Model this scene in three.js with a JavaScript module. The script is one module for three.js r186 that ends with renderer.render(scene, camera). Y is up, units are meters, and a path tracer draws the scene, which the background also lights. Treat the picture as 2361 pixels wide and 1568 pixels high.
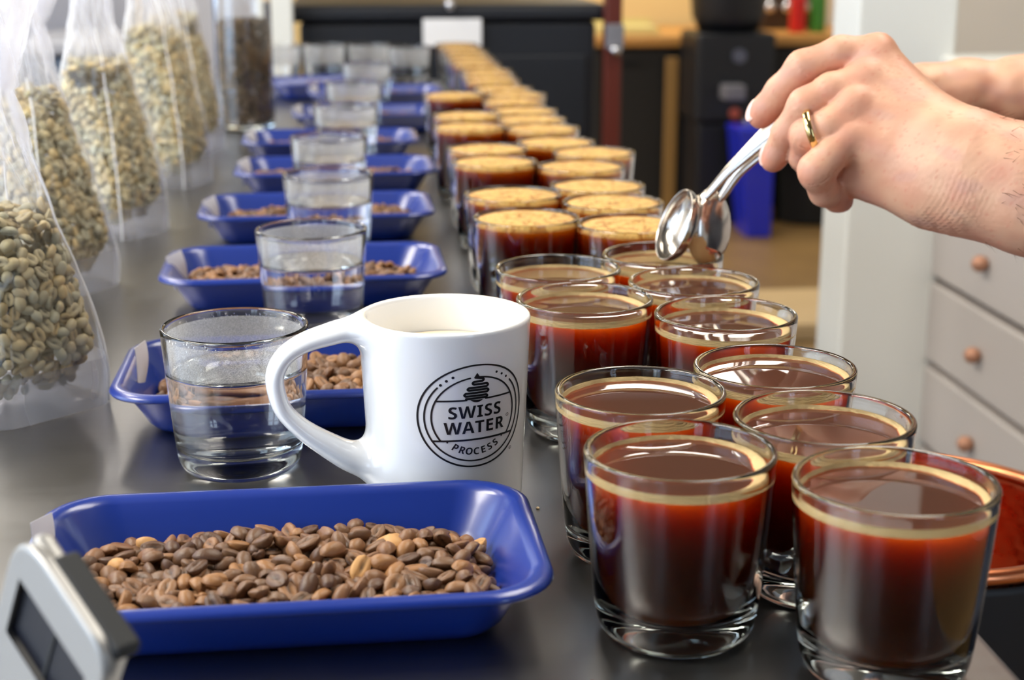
import * as THREE from 'three';
import { mergeGeometries, mergeVertices } from 'three/addons/utils/BufferGeometryUtils.js';
import { RoundedBoxGeometry } from 'three/addons/geometries/RoundedBoxGeometry.js';
import { RectAreaLightUniformsLib } from 'three/addons/lights/RectAreaLightUniformsLib.js';
import { createNoise3D } from 'simplex-noise';

// ---------------------------------------------------------------- camera, sky, lights, exposure
RectAreaLightUniformsLib.init();
const scene = new THREE.Scene();
const D2R = Math.PI / 180;
const camera = new THREE.PerspectiveCamera(25.25, 2361 / 1568, 0.05, 60);
const YAW = 6.22 * D2R, PITCH = 15.17 * D2R;
camera.position.set(0, 0.287, 0);                      // y = 0 is the table top
camera.lookAt(Math.sin(YAW) * Math.cos(PITCH), 0.287 - Math.sin(PITCH), -Math.cos(YAW) * Math.cos(PITCH));
camera.focus = 0.76; camera.userData.fStop = 9;
scene.background = new THREE.Color().setRGB(3.8, 4.8, 6.2);   // bright overcast daylight outside the windows
const EXPOSURE = 0.88;
// ceiling light panels: [x, z, width (x), depth (z), intensity]
const PANELS = [
  [-1.5, -0.5, 0.7, 1.5, 20], [-1.2, -2.5, 0.6, 1.5, 14], [0.75, -1.2, 0.6, 1.5, 6], [1.45, -6.35, 0.9, 0.7, 12], [-1.3, -5.6, 0.9, 1.4, 13],
];
const CEIL = 1.75, FLOOR = -0.9;
const renderer = new THREE.WebGLRenderer();
renderer.toneMapping = THREE.LinearToneMapping;
renderer.toneMappingExposure = EXPOSURE;
renderer.shadowMap.enabled = true;

// ---------------------------------------------------------------- helpers
let seed = 7;
const rnd = () => { seed = (seed + 0x6d2b79f5) | 0; let t = Math.imul(seed ^ (seed >>> 15), 1 | seed); t = (t + Math.imul(t ^ (t >>> 7), 61 | t)) ^ t; return ((t ^ (t >>> 14)) >>> 0) / 4294967296; };
const rr = (a, b) => a + (b - a) * rnd();
const gauss = () => Math.sqrt(-2 * Math.log(rnd() + 1e-9)) * Math.cos(6.2831853 * rnd());
const noise3 = createNoise3D(rnd);
const V = (x, y, z) => new THREE.Vector3(x, y, z);
const clamp = (x, a, b) => Math.min(b, Math.max(a, x));
const lerp = (a, b, t) => a + (b - a) * t;
const sstep = (a, b, x) => { const t = clamp((x - a) / (b - a), 0, 1); return t * t * (3 - 2 * t); };
const used = new Map();
function numbered(name) { const n = used.get(name) ?? 0; used.set(name, n + 1); return n ? name + '_' + String(n).padStart(3, '0') : name; }
function tag(o, label, category, group, kind) {
  o.userData = { label, category };
  if (group) o.userData.group = group;
  if (kind) o.userData.kind = kind;
  return o;
}
function thing(name, label, category, pos = [0, 0, 0], turn = 0, group) {
  const o = new THREE.Group(); o.name = numbered(name); scene.add(o);
  o.position.set(...pos); o.rotation.y = turn;
  return tag(o, label, category, group);
}
function part(name, geo, mat, parent, label) {
  const m = new THREE.Mesh(geo, mat); m.name = name; m.castShadow = m.receiveShadow = true;
  parent.add(m); if (label) m.userData = { label };
  return m;
}
function one(name, geo, mat, label, category, group) {             // a thing that is one mesh
  const m = part(numbered(name), geo, mat, scene); return tag(m, label, category, group);
}
function struct(name, geo, mat, label) { const m = part(numbered(name), geo, mat, scene); m.userData = { kind: 'structure', ...(label ? { label } : {}) }; return m; }
function copy(src, label) { const c = src.clone(); c.name = numbered(src.name.replace(/_\d{3}$/, '')); c.userData = { ...src.userData, ...(label ? { label } : {}) }; scene.add(c); return c; }
const std = (o) => new THREE.MeshStandardMaterial(o);
const phy = (o) => new THREE.MeshPhysicalMaterial(o);
const srgb = (r, g, b) => new THREE.Color().setRGB(r / 255, g / 255, b / 255, THREE.SRGBColorSpace);
const box = (w, h, d, x = 0, y = 0, z = 0, r = 0) => (r ? new RoundedBoxGeometry(w, h, d, 3, r) : new THREE.BoxGeometry(w, h, d)).translate(x, y, z);
const lathe = (pts, seg = 64) => new THREE.LatheGeometry(pts.map((p) => new THREE.Vector2(p[0], p[1])), seg);
function merge(list) { return mergeGeometries(list.map((g) => { g = g.index ? g.toNonIndexed() : g; for (const k of Object.keys(g.attributes)) if (!['position', 'normal', 'uv'].includes(k)) g.deleteAttribute(k); return g; })); }
// a smooth curve through profile points, for lathes
function smoothProfile(pts, n) { return new THREE.SplineCurve(pts.map((p) => new THREE.Vector2(p[0], p[1]))).getSpacedPoints(n).map((p) => [Math.max(0, p.x), p.y]); }
function dataTex(w, h, fn, { color = false, rx = 1, ry = 1 } = {}) {
  const d = new Uint8Array(w * h * 4);
  for (let y = 0; y < h; y++) for (let x = 0; x < w; x++) { const c = fn(x / w, y / h, x, y), i = (y * w + x) * 4; if (typeof c === 'number') d[i] = d[i + 1] = d[i + 2] = clamp(c, 0, 1) * 255; else for (let k = 0; k < 3; k++) d[i + k] = clamp(c[k], 0, 1) * 255; d[i + 3] = 255; }
  const t = new THREE.DataTexture(d, w, h); t.magFilter = THREE.LinearFilter; t.wrapS = t.wrapT = THREE.RepeatWrapping; t.repeat.set(rx, ry);
  if (color) t.colorSpace = THREE.SRGBColorSpace; t.needsUpdate = true; return t;
}
// tileable value noise
function tile(n, s0) { const g = new Float32Array(n * n); let s = s0; for (let i = 0; i < n * n; i++) { s = (Math.imul(s, 1664525) + 1013904223) | 0; g[i] = (s >>> 8) / 16777216; } return (u, v) => { u *= n; v *= n; const x = Math.floor(u), y = Math.floor(v); let fx = u - x, fy = v - y; fx = fx * fx * (3 - 2 * fx); fy = fy * fy * (3 - 2 * fy); const a = (i, j) => g[((y + j) % n + n) % n * n + ((x + i) % n + n) % n]; return lerp(lerp(a(0, 0), a(1, 0), fx), lerp(a(0, 1), a(1, 1), fx), fy); }; }

// naive surface nets: f < 0 inside; returns smooth geometry with normals from the field
function surfaceNets(f, mn, mx, h, colorOf) {
  const n = [0, 1, 2].map((k) => Math.ceil((mx[k] - mn[k]) / h) + 1), [nx, ny, nz] = n, val = new Float32Array(nx * ny * nz);
  for (let k = 0, q = 0; k < nz; k++) for (let j = 0; j < ny; j++) for (let i = 0; i < nx; i++, q++) val[q] = f(mn[0] + i * h, mn[1] + j * h, mn[2] + k * h);
  const vid = new Int32Array(nx * ny * nz).fill(-1), pos = [], idx = [], at = (i, j, k) => (k * ny + j) * nx + i;
  const E = [[0, 1], [2, 3], [4, 5], [6, 7], [0, 2], [1, 3], [4, 6], [5, 7], [0, 4], [1, 5], [2, 6], [3, 7]];
  for (let k = 0; k < nz - 1; k++) for (let j = 0; j < ny - 1; j++) for (let i = 0; i < nx - 1; i++) {
    const c = [val[at(i, j, k)], val[at(i + 1, j, k)], val[at(i, j + 1, k)], val[at(i + 1, j + 1, k)], val[at(i, j, k + 1)], val[at(i + 1, j, k + 1)], val[at(i, j + 1, k + 1)], val[at(i + 1, j + 1, k + 1)]];
    let m = 0; for (let q = 0; q < 8; q++) if (c[q] < 0) m++;
    if (m === 0 || m === 8) continue;
    let x = 0, y = 0, z = 0, cnt = 0;
    for (const [a, b] of E) if ((c[a] < 0) !== (c[b] < 0)) { const t = c[a] / (c[a] - c[b]); x += (a & 1) + ((b & 1) - (a & 1)) * t; y += ((a >> 1) & 1) + (((b >> 1) & 1) - ((a >> 1) & 1)) * t; z += (a >> 2) + ((b >> 2) - (a >> 2)) * t; cnt++; }
    vid[at(i, j, k)] = pos.length / 3; pos.push(mn[0] + (i + x / cnt) * h, mn[1] + (j + y / cnt) * h, mn[2] + (k + z / cnt) * h);
  }
  const quad = (a, b, c, d, flip) => { if (a < 0 || b < 0 || c < 0 || d < 0) return; if (flip) idx.push(a, c, b, a, d, c); else idx.push(a, b, c, a, c, d); };
  for (let k = 1; k < nz - 1; k++) for (let j = 1; j < ny - 1; j++) for (let i = 1; i < nx - 1; i++) {
    const s = val[at(i, j, k)] < 0;
    if (s !== (val[at(i + 1, j, k)] < 0)) quad(vid[at(i, j - 1, k - 1)], vid[at(i, j, k - 1)], vid[at(i, j, k)], vid[at(i, j - 1, k)], !s);
    if (s !== (val[at(i, j + 1, k)] < 0)) quad(vid[at(i - 1, j, k - 1)], vid[at(i - 1, j, k)], vid[at(i, j, k)], vid[at(i, j, k - 1)], !s);
    if (s !== (val[at(i, j, k + 1)] < 0)) quad(vid[at(i - 1, j - 1, k)], vid[at(i, j - 1, k)], vid[at(i, j, k)], vid[at(i - 1, j, k)], !s);
  }
  const nor = new Float32Array(pos.length), e = h * 0.5, col = colorOf ? new Float32Array(pos.length) : null;
  for (let v = 0; v < pos.length; v += 3) {
    let [x, y, z] = [pos[v], pos[v + 1], pos[v + 2]], g;
    for (let it = 0; it < 3; it++) {
      g = [f(x + e, y, z) - f(x - e, y, z), f(x, y + e, z) - f(x, y - e, z), f(x, y, z + e) - f(x, y, z - e)];
      const l2 = (g[0] * g[0] + g[1] * g[1] + g[2] * g[2]) / (4 * e * e) + 1e-9; if (it === 2) break;
      const st = clamp(f(x, y, z) / l2, -h, h) / (2 * e); x -= g[0] * st; y -= g[1] * st; z -= g[2] * st;
    }
    pos[v] = x; pos[v + 1] = y; pos[v + 2] = z; const l = Math.hypot(...g) + 1e-12; nor[v] = g[0] / l; nor[v + 1] = g[1] / l; nor[v + 2] = g[2] / l;
    if (col) { const c = colorOf(x, y, z); col[v] = c[0]; col[v + 1] = c[1]; col[v + 2] = c[2]; }
  }
  const geo = new THREE.BufferGeometry();
  geo.setAttribute('position', new THREE.Float32BufferAttribute(pos, 3)); geo.setAttribute('normal', new THREE.BufferAttribute(nor, 3));
  if (col) geo.setAttribute('color', new THREE.BufferAttribute(col, 3));
  geo.setIndex(idx); return geo;
}
// a smooth grid surface P(u, v) -> [x, y, z]
function grid(P, nu, nv, closeU = false) {
  const pos = [], uv = [], idx = [], w = nu + 1;
  for (let j = 0; j <= nv; j++) for (let i = 0; i <= nu; i++) { pos.push(...P(i / nu, j / nv)); uv.push(i / nu, j / nv); }
  for (let j = 0; j < nv; j++) for (let i = 0; i < nu; i++) { const a = j * w + i; idx.push(a, a + 1, a + w + 1, a, a + w + 1, a + w); }
  const g = new THREE.BufferGeometry(); g.setAttribute('position', new THREE.Float32BufferAttribute(pos, 3)); g.setAttribute('uv', new THREE.Float32BufferAttribute(uv, 2)); g.setIndex(idx); g.computeVertexNormals();
  if (closeU) { const n = g.attributes.normal; for (let j = 0; j <= nv; j++) { const a = j * w, b = a + nu, s = V(n.getX(a) + n.getX(b), n.getY(a) + n.getY(b), n.getZ(a) + n.getZ(b)).normalize(); n.setXYZ(a, s.x, s.y, s.z); n.setXYZ(b, s.x, s.y, s.z); } }
  return g;
}

// ---------------------------------------------------------------- the room
const X0 = -2.4, X1 = 2.3, Z0 = -7.2, Z1 = 1.9, WT = 0.15;
const nA = tile(64, 11), nB = tile(16, 5), nC = tile(128, 23);
const M = {};
{
  M.plaster = std({ color: srgb(226, 226, 224), roughness: 0.9 });
  M.ceil = std({ color: srgb(112, 108, 102), roughness: 0.95 });
  M.cream = std({ color: srgb(232, 206, 146), roughness: 0.9 });
  M.brown = std({ color: srgb(70, 60, 54), roughness: 0.9 });
  M.trim = std({ color: srgb(235, 235, 232), roughness: 0.5 });
  const ft = dataTex(512, 512, (u, v) => { const n = 0.5 * nB(u, v) + 0.3 * nA(u, v) + 0.2 * nC(u, v); return [0.56 + 0.1 * (n - 0.5), 0.44 + 0.09 * (n - 0.5), 0.26 + 0.06 * (n - 0.5)]; }, { color: true, rx: 3, ry: 6 });
  M.floor = std({ map: ft, roughness: 0.45 });
  M.lampGlow = std({ color: srgb(250, 250, 245), emissive: srgb(255, 247, 232), emissiveIntensity: 6, roughness: 0.6 });
  const wy = (CEIL + FLOOR) / 2, wh = CEIL - FLOOR;
  struct('floor', box(X1 - X0 + 2 * WT, 0.15, Z1 - Z0 + 2 * WT, (X0 + X1) / 2, FLOOR - 0.075, (Z0 + Z1) / 2), M.floor);
  struct('ceiling', box(X1 - X0 + 2 * WT, 0.15, Z1 - Z0 + 2 * WT, (X0 + X1) / 2, CEIL + 0.075, (Z0 + Z1) / 2), M.ceil);
  struct('wall_back', box(X1 - X0, wh, WT, (X0 + X1) / 2, wy, Z0 - WT / 2), M.cream);
  struct('wall_right', box(WT, wh, Z1 - Z0 + 2 * WT, X1 + WT / 2, wy, (Z0 + Z1) / 2), std({ color: srgb(196, 194, 190), roughness: 0.9 }));
  // walls with openings: strips along the wall between sill and head
  function wallWith(name, along, fixed, a0, a1, openings) {
    const gs = [], B = (s0, s1, y0, y1) => { if (s1 - s0 < 1e-4 || y1 - y0 < 1e-4) return; gs.push(along === 'x' ? box(s1 - s0, y1 - y0, WT, (s0 + s1) / 2, (y0 + y1) / 2, fixed) : box(WT, y1 - y0, s1 - s0, fixed, (y0 + y1) / 2, (s0 + s1) / 2)); };
    let s = a0;
    for (const [o0, o1, y0, y1] of openings) { B(s, o0, FLOOR, CEIL); B(o0, o1, FLOOR, y0); B(o0, o1, y1, CEIL); s = o1; }
    B(s, a1, FLOOR, CEIL); struct(name, merge(gs), name === 'wall_front' ? M.brown : M.plaster);
    openings.forEach(([o0, o1, y0, y1], i) => {                 // frame with a mullion and a transom
      const f = [], t = 0.05, W = (c, d, y, h) => f.push(along === 'x' ? box(d, h, 0.07, c, y, fixed) : box(0.07, h, d, fixed, y, c));
      W(o0 + t / 2, t, (y0 + y1) / 2, y1 - y0); W(o1 - t / 2, t, (y0 + y1) / 2, y1 - y0); W((o0 + o1) / 2, t, (y0 + y1) / 2, y1 - y0);
      W((o0 + o1) / 2, o1 - o0, y0 + t / 2, t); W((o0 + o1) / 2, o1 - o0, y1 - t / 2, t); W((o0 + o1) / 2, o1 - o0, lerp(y0, y1, 0.66), t);
      struct('window_' + (++winN), merge(f), M.trim);
    });
  }
  var winN = 0;
  wallWith('wall_left', 'z', X0 - WT / 2, Z0 - WT, Z1 + WT, [[-4.6, -2.7, 0.0, 1.5], [-1.6, 1.2, -0.2, 1.55]]);
  wallWith('wall_front', 'x', Z1 + WT / 2, X0, X1, [[-2.1, -1.3, -0.3, 1.55], [1.3, 1.9, -0.3, 1.55]]);
  // ceiling lamps: a glowing diffuser in a frame, and a light of its size just below
  PANELS.forEach(([x, z, w, d, I], i) => {
    const t = thing('ceiling_light', 'white rectangular ceiling light panel ' + ['above the left of the table front', 'above the left of the table far end', 'above the right of the table', 'above the far counter', 'in the far left corner'][i], 'ceiling light', [x, CEIL, z]);
    part('frame', merge([box(w + 0.06, 0.04, 0.03, 0, -0.02, d / 2 + 0.015), box(w + 0.06, 0.04, 0.03, 0, -0.02, -d / 2 - 0.015), box(0.03, 0.04, d, w / 2 + 0.015, -0.02, 0), box(0.03, 0.04, d, -w / 2 - 0.015, -0.02, 0)]), M.trim, t);
    part('light_diffuser', box(w, 0.02, d, 0, -0.015, 0), M.lampGlow, t);
    const L = new THREE.RectAreaLight(new THREE.Color().setRGB(1, 0.93, 0.82), I, w, d); L.position.set(x, CEIL - 0.035, z); L.rotation.x = -Math.PI / 2; scene.add(L);
  });
}
// ---------------------------------------------------------------- things far behind
const bMat = {
  black: std({ color: srgb(19, 23, 31), roughness: 0.45 }), blackMatt: std({ color: srgb(20, 20, 20), roughness: 0.7 }), dark: std({ color: srgb(33, 32, 30), roughness: 0.6 }),
  wood: std({ map: dataTex(256, 256, (u, v) => { const n = 0.6 * nC(u * 0.25, v) + 0.4 * nA(u, v); return [0.80 + 0.12 * (n - 0.5), 0.58 + 0.12 * (n - 0.5), 0.30 + 0.08 * (n - 0.5)]; }, { color: true }), roughness: 0.4 }),
  redwood: std({ color: srgb(92, 34, 22), roughness: 0.4 }), white: std({ color: srgb(218, 218, 212), roughness: 0.6 }), silver: std({ color: 0xd8d8dc, metalness: 1, roughness: 0.25 }),
  grey: std({ color: srgb(178, 170, 164), roughness: 0.55 }), greyDark: std({ color: srgb(122, 122, 130), roughness: 0.5 }), blue: phy({ color: srgb(30, 45, 205), roughness: 0.35, clearcoat: 0.3 }),
  copper: std({ color: srgb(226, 142, 98), metalness: 1, roughness: 0.28 }), paper: std({ color: srgb(238, 238, 240), roughness: 0.8 }),
};
{
  // black roasting cabinet behind the table, with its label plate, knob and the dark red post
  let t = thing('black_cabinet', 'wide black metal cabinet behind the far end of the table', 'cabinet', [0.22, FLOOR, -3.5]);
  part('body', box(0.62, 1.0, 0.55, 0.0, 0.5, 0, 0.012), bMat.black, t);
  part('top_rail', box(0.66, 0.035, 0.585, 0.0, 1.0175, 0, 0.012), bMat.black, t);
  part('door_panel', box(0.58, 0.86, 0.012, 0.0, 0.5, 0.28, 0.005), bMat.black, t);
  part('label_plate', box(0.122, 0.056, 0.006, 0.005, 0.978, 0.292, 0.002), bMat.paper, t, 'white label plate on the black cabinet');
  part('knob', new THREE.SphereGeometry(0.011, 24, 16).translate(0.0, 1.035, 0.303), bMat.silver, t, 'round silver knob');
  part('knob_stem', new THREE.CylinderGeometry(0.005, 0.005, 0.02, 16).rotateX(Math.PI / 2).translate(0, 1.035, 0.295), bMat.silver, t);
  t = thing('red_post', 'dark red wooden post at the right side of the black cabinet', 'post', [0.556, FLOOR, -3.175]);
  part('shaft', box(0.034, 1.35, 0.045, 0, 0.675, 0, 0.004), bMat.redwood, t);
  part('bracket', box(0.036, 0.05, 0.02, 0, 0.972, 0.03, 0.003), bMat.greyDark, t, 'grey metal bracket');
  part('bracket_knob', new THREE.SphereGeometry(0.012, 24, 16).translate(0.0, 0.945, 0.045), bMat.silver, t, 'silver ball knob');
  t = thing('white_post', 'narrow white post left of the black cabinet', 'post', [-0.125, FLOOR, -3.16]);
  part('shaft', box(0.05, 1.9, 0.05, 0, 0.95, 0, 0.004), bMat.white, t); part('foot_plate', box(0.07, 0.01, 0.07, 0, 0.005, 0, 0.003), bMat.white, t);
  // grey partition at the left, far behind the bags
  t = thing('partition', 'pale grey partition wall far behind the bags at the left', 'partition', [-1.1, FLOOR, -4.2]);
  for (let i = 0; i < 5; i++) part('panel', box(0.36, 1.9, 0.05, -0.74 + i * 0.372, 0.98, 0, 0.006), std({ color: srgb(200, 198, 202), roughness: 0.7 }), t);
  part('base_rail', box(1.87, 0.06, 0.07, 0, 0.03, 0), bMat.greyDark, t);
  t = thing('blue_locker', 'blue metal locker at the far left edge', 'locker', [-0.97, FLOOR, -3.55]);
  part('body', box(0.5, 1.35, 0.4, 0, 0.7, 0, 0.008), std({ color: srgb(40, 88, 150), roughness: 0.5 }), t); part('door_panel', box(0.45, 1.2, 0.012, 0, 0.7, 0.203, 0.004), std({ color: srgb(44, 92, 154), roughness: 0.5 }), t); part('handle', box(0.015, 0.12, 0.03, 0.18, 0.75, 0.22, 0.005), bMat.silver, t);
  t = thing('storage_tub', 'dark blue grey storage tub behind the second green coffee bag', 'tub', [-0.52, FLOOR, -3.2]);
  part('body', box(0.17, 0.95, 0.3, 0, 0.475, 0, 0.02), std({ color: srgb(70, 84, 104), roughness: 0.6 }), t); part('lid', box(0.19, 0.03, 0.32, 0, 0.965, 0, 0.01), std({ color: srgb(150, 150, 156), roughness: 0.6 }), t);
  // counter along the far wall
  t = thing('counter', 'far wooden counter on dark cupboards along the cream wall', 'counter', [1.41, FLOOR - 0.07, -6.815]);
  part('worktop', box(1.75, 0.045, 0.75, 0, 0.795, 0.02, 0.008), bMat.wood, t);
  for (let i = 0; i < 4; i++) { const d = part('cupboard_door', box(0.415, 0.66, 0.02, -0.645 + i * 0.43, 0.43, 0.34, 0.004), bMat.dark, t); part('handle', box(0.1, 0.012, 0.02, -0.645 + i * 0.43, 0.7, 0.355, 0.003), bMat.blackMatt, d); }
  part('carcass', box(1.73, 0.70, 0.6, 0, 0.42, 0.03), bMat.blackMatt, t);
  t = thing('wood_plank', 'tall narrow pale wood plank standing before the dark cupboards', 'plank', [1.375, FLOOR, -6.38]);
  part('board', box(0.05, 0.66, 0.025, 0, 0.33, 0, 0.003), std({ color: srgb(164, 126, 70), roughness: 0.5 }), t);
  one('paper_tray', merge([box(0.3, 0.012, 0.22, 0, 0.006, 0), box(0.3, 0.05, 0.01, 0, 0.03, -0.105), box(0.28, 0.02, 0.2, 0, 0.022, 0, 0.004)]).translate(1.2, FLOOR + 0.749, -6.62), std({ color: srgb(222, 206, 140), roughness: 0.7 }), 'pale yellow paper tray on the far counter left of the black grinder', 'tray');
  // grinder / machine
  t = thing('coffee_grinder', 'tall black coffee grinder standing before the far counter', 'grinder', [1.575, FLOOR, -6.24]);
  part('stand', box(0.3, 0.42, 0.3, 0, 0.21, 0, 0.015), bMat.black, t); part('body', box(0.33, 0.36, 0.32, 0, 0.60, 0, 0.02), bMat.black, t);
  part('hopper', lathe([[0, 0.78], [0.12, 0.78], [0.15, 0.84], [0.165, 1.0], [0.165, 1.2], [0.155, 1.2], [0, 1.2]], 40), bMat.black, t);
  part('hopper_band', lathe([[0.167, 0.93], [0.172, 0.935], [0.172, 0.97], [0.167, 0.975]], 40), std({ color: srgb(74, 66, 52), roughness: 0.5 }), t);
  part('dial', new THREE.CylinderGeometry(0.028, 0.028, 0.02, 24).rotateX(Math.PI / 2).translate(0.01, 0.69, 0.165), std({ color: srgb(96, 100, 118), roughness: 0.4 }), t);
  part('chute', box(0.09, 0.06, 0.1, -0.02, 0.55, 0.19, 0.01), bMat.greyDark, t); part('button', new THREE.CylinderGeometry(0.022, 0.022, 0.012, 20).rotateX(Math.PI / 2).translate(0.0, 0.46, 0.16), std({ color: srgb(190, 90, 70), roughness: 0.5 }), t);
  part('spout', new THREE.CylinderGeometry(0.03, 0.022, 0.09, 20).translate(0.05, 0.4, 0.2), bMat.silver, t);
  t = thing('blue_bin', 'bright blue recycling bin between the grinder and the black bin', 'bin', [1.60, FLOOR, -5.90]);
  { const s = new THREE.Shape(); s.moveTo(-0.02, 0); s.lineTo(0.062, 0); s.lineTo(0.062, 0.41); s.lineTo(-0.068, 0.41); s.closePath();
    part('body', new THREE.ExtrudeGeometry(s, { depth: 0.2, bevelEnabled: true, bevelSize: 0.006, bevelThickness: 0.006, bevelSegments: 2 }).translate(0, 0.006, -0.1), bMat.blue, t); part('rim', box(0.15, 0.02, 0.22, -0.003, 0.42, 0, 0.008), bMat.blue, t); }
  t = thing('black_bin', 'round black waste bin on the brown floor beside the blue bin', 'bin', [1.925, FLOOR, -6.15]);
  part('body', lathe([[0, 0], [0.13, 0], [0.14, 0.01], [0.165, 0.42], [0.17, 0.42], [0.17, 0.435], [0.155, 0.435], [0.135, 0.02], [0, 0.02]], 48), bMat.blackMatt, t); part('lid', lathe([[0, 0.47], [0.08, 0.465], [0.172, 0.44], [0.172, 0.425]], 48), bMat.blackMatt, t);
  // bottles on the counter
  const bottle = (n, x, z, col, lab) => { const b = thing('bottle', lab, 'bottle', [x, FLOOR + 0.7475, z]); part('body', lathe([[0, 0], [0.032, 0], [0.036, 0.006], [0.036, 0.14], [0.03, 0.165], [0.013, 0.19], [0.013, 0.21], [0, 0.21]], 32), std({ color: col, roughness: 0.3 }), b); part('cap', lathe([[0.014, 0.208], [0.015, 0.21], [0.015, 0.235], [0, 0.235]], 24), bMat.paper, b); };
  bottle(0, 1.975, -6.6, srgb(205, 30, 24), 'red bottle on the far counter by the white column');
  bottle(1, 2.065, -6.6, srgb(60, 130, 40), 'green bottle on the far counter beside the red bottle');
  t = thing('pot_rack', 'dark rack of utensils behind the red and green bottles', 'rack', [1.98, FLOOR + 0.7475, -6.82]);
  part('board', box(0.3, 0.3, 0.03, 0, 0.15, 0, 0.004), std({ color: srgb(70, 52, 34), roughness: 0.6 }), t); for (let i = 0; i < 3; i++) part('ladle', mergeGeometries([new THREE.CylinderGeometry(0.006, 0.006, 0.16, 10).translate(-0.08 + i * 0.08, 0.19, 0.03), new THREE.SphereGeometry(0.028, 16, 10).translate(-0.08 + i * 0.08, 0.1, 0.035)]), bMat.silver, t);
  // white column and drawer cabinet at the right
  struct('column', box(0.152, CEIL - FLOOR, 0.12, 0.826, (CEIL + FLOOR) / 2, -2.26, 0.006), bMat.white);
  const knobMat = std({ color: srgb(176, 128, 102), roughness: 0.55, metalness: 0.3 });
  t = thing('drawer_cabinet', 'grey drawer cabinet beside the white column at the right', 'cabinet', [0.9, FLOOR, -1.6]);
  part('carcass', box(0.45, 0.98, 1.25, 0.235, 0.49, 0), std({ color: srgb(120, 110, 106), roughness: 0.6 }), t);
  for (let r = 0; r < 7; r++) for (let c = 0; c < 2; c++) {
    const d = part('drawer', box(0.022, 0.124, 0.6, 0, 0.0655 + r * 0.1335, -0.305 + c * 0.61, 0.006), bMat.grey, t);
    part('knob', new THREE.SphereGeometry(0.012, 16, 12).scale(1, 1, 1).translate(-0.022, 0.0655 + r * 0.1335, -0.40 + c * 0.61), knobMat, d, 'small copper coloured knob');
  }
  part('top', box(0.5, 0.025, 1.28, 0.23, 0.9925, 0, 0.005), bMat.white, t);
  t = thing('control_box', 'dark grey appliance on top of the drawer cabinet', 'appliance', [1.17, 0.111, -1.95]);
  part('body', box(0.36, 0.055, 0.3, 0, 0.036, 0, 0.008), bMat.greyDark, t); part('foot_rail', box(0.34, 0.012, 0.28, 0, 0.002, 0), bMat.redwood, t); part('lid', box(0.37, 0.008, 0.31, 0, 0.066, 0, 0.003), bMat.grey, t);
  t = thing('cardboard_box', 'low pale cardboard box on the brown floor by the white column', 'box', [1.6, FLOOR, -4.5]);
  part('body', box(0.7, 0.04, 0.5, 0, 0.02, 0, 0.004), std({ color: srgb(214, 186, 140), roughness: 0.8 }), t); part('flap', box(0.7, 0.006, 0.2, 0, 0.044, 0.14), std({ color: srgb(220, 192, 146), roughness: 0.8 }), t);
  // copper bowl on a black drum beside the table
  t = thing('copper_bowl', 'copper bowl with a rolled rim beside the table edge at the right', 'bowl', [0.388, -0.235, -0.95]);
  const ct = dataTex(256, 256, (u, v) => 0.25 + 0.3 * nC(u, v) + 0.2 * nB(u, v));
  const cIn = std({ color: srgb(222, 128, 86), metalness: 1, roughness: 0.6, roughnessMap: ct, bumpMap: ct, bumpScale: 0.0006 });
  part('bowl', lathe(smoothProfile([[0, 0.0], [0.06, 0.0], [0.09, 0.012], [0.108, 0.07], [0.112, 0.13]], 24).concat(smoothProfile([[0.1095, 0.13], [0.1055, 0.07], [0.087, 0.016], [0.058, 0.0035], [0, 0.0035]], 24)), 96), cIn, t);
  part('rim', new THREE.TorusGeometry(0.1125, 0.0055, 20, 120).rotateX(Math.PI / 2).translate(0, 0.131, 0), bMat.copper, t, 'bright rolled copper rim');
  t = thing('black_drum', 'black drum under the copper bowl', 'drum', [0.388, FLOOR, -0.95]);
  part('body', lathe([[0, 0], [0.113, 0], [0.118, 0.01], [0.1185, 0.785], [0.1175, 0.79], [0.1145, 0.79], [0.1140, 0.78], [0.1130, 0.02], [0, 0.02]], 64), std({ color: srgb(26, 31, 38), roughness: 0.5 }), t); part('band', lathe([[0.119, 0.3], [0.1215, 0.305], [0.1215, 0.33], [0.119, 0.335]], 64), bMat.blackMatt, t);
}
// ---------------------------------------------------------------- the steel table
{
  const sA = tile(256, 77), sB = tile(96, 78), st = dataTex(1024, 1024, (u, v) => 0.5 + 0.03 * (sA(u * 0.03125, v) - 0.5) + 0.03 * (sB(u * 0.0417, v) - 0.5) + 0.02 * (sA(v * 0.03125, u) - 0.5) + 0.06 * (nB(u, v) - 0.5));
  st.repeat.set(2, 7);
  const steel = std({ color: srgb(150, 149, 148), metalness: 1, roughness: 0.67, roughnessMap: st });
  const t = thing('steel_table', 'long brushed stainless steel table carrying the coffee tasting', 'table', [-0.194, 0, -1.36]);
  const uvTop = new RoundedBoxGeometry(0.912, 0.036, 3.3, 4, 0.006).translate(0, -0.018, 0);
  { const p = uvTop.attributes.position, uv = uvTop.attributes.uv; for (let i = 0; i < p.count; i++) uv.setXY(i, p.getX(i) / 0.9, p.getZ(i) / 3.3); }
  part('tabletop', uvTop, steel, t);
  for (const [x, z] of [[-0.4, -1.55], [0.4, -1.55], [-0.4, 1.55], [0.4, 1.55]]) part('leg', merge([new THREE.CylinderGeometry(0.02, 0.02, 0.84, 20).translate(x, -0.456, z), new THREE.CylinderGeometry(0.026, 0.03, 0.03, 20).translate(x, -0.885, z)]), bMat.silver, t);
  part('lower_shelf', box(0.8, 0.02, 3.1, 0, -0.62, 0, 0.004), steel, t);
}
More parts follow.
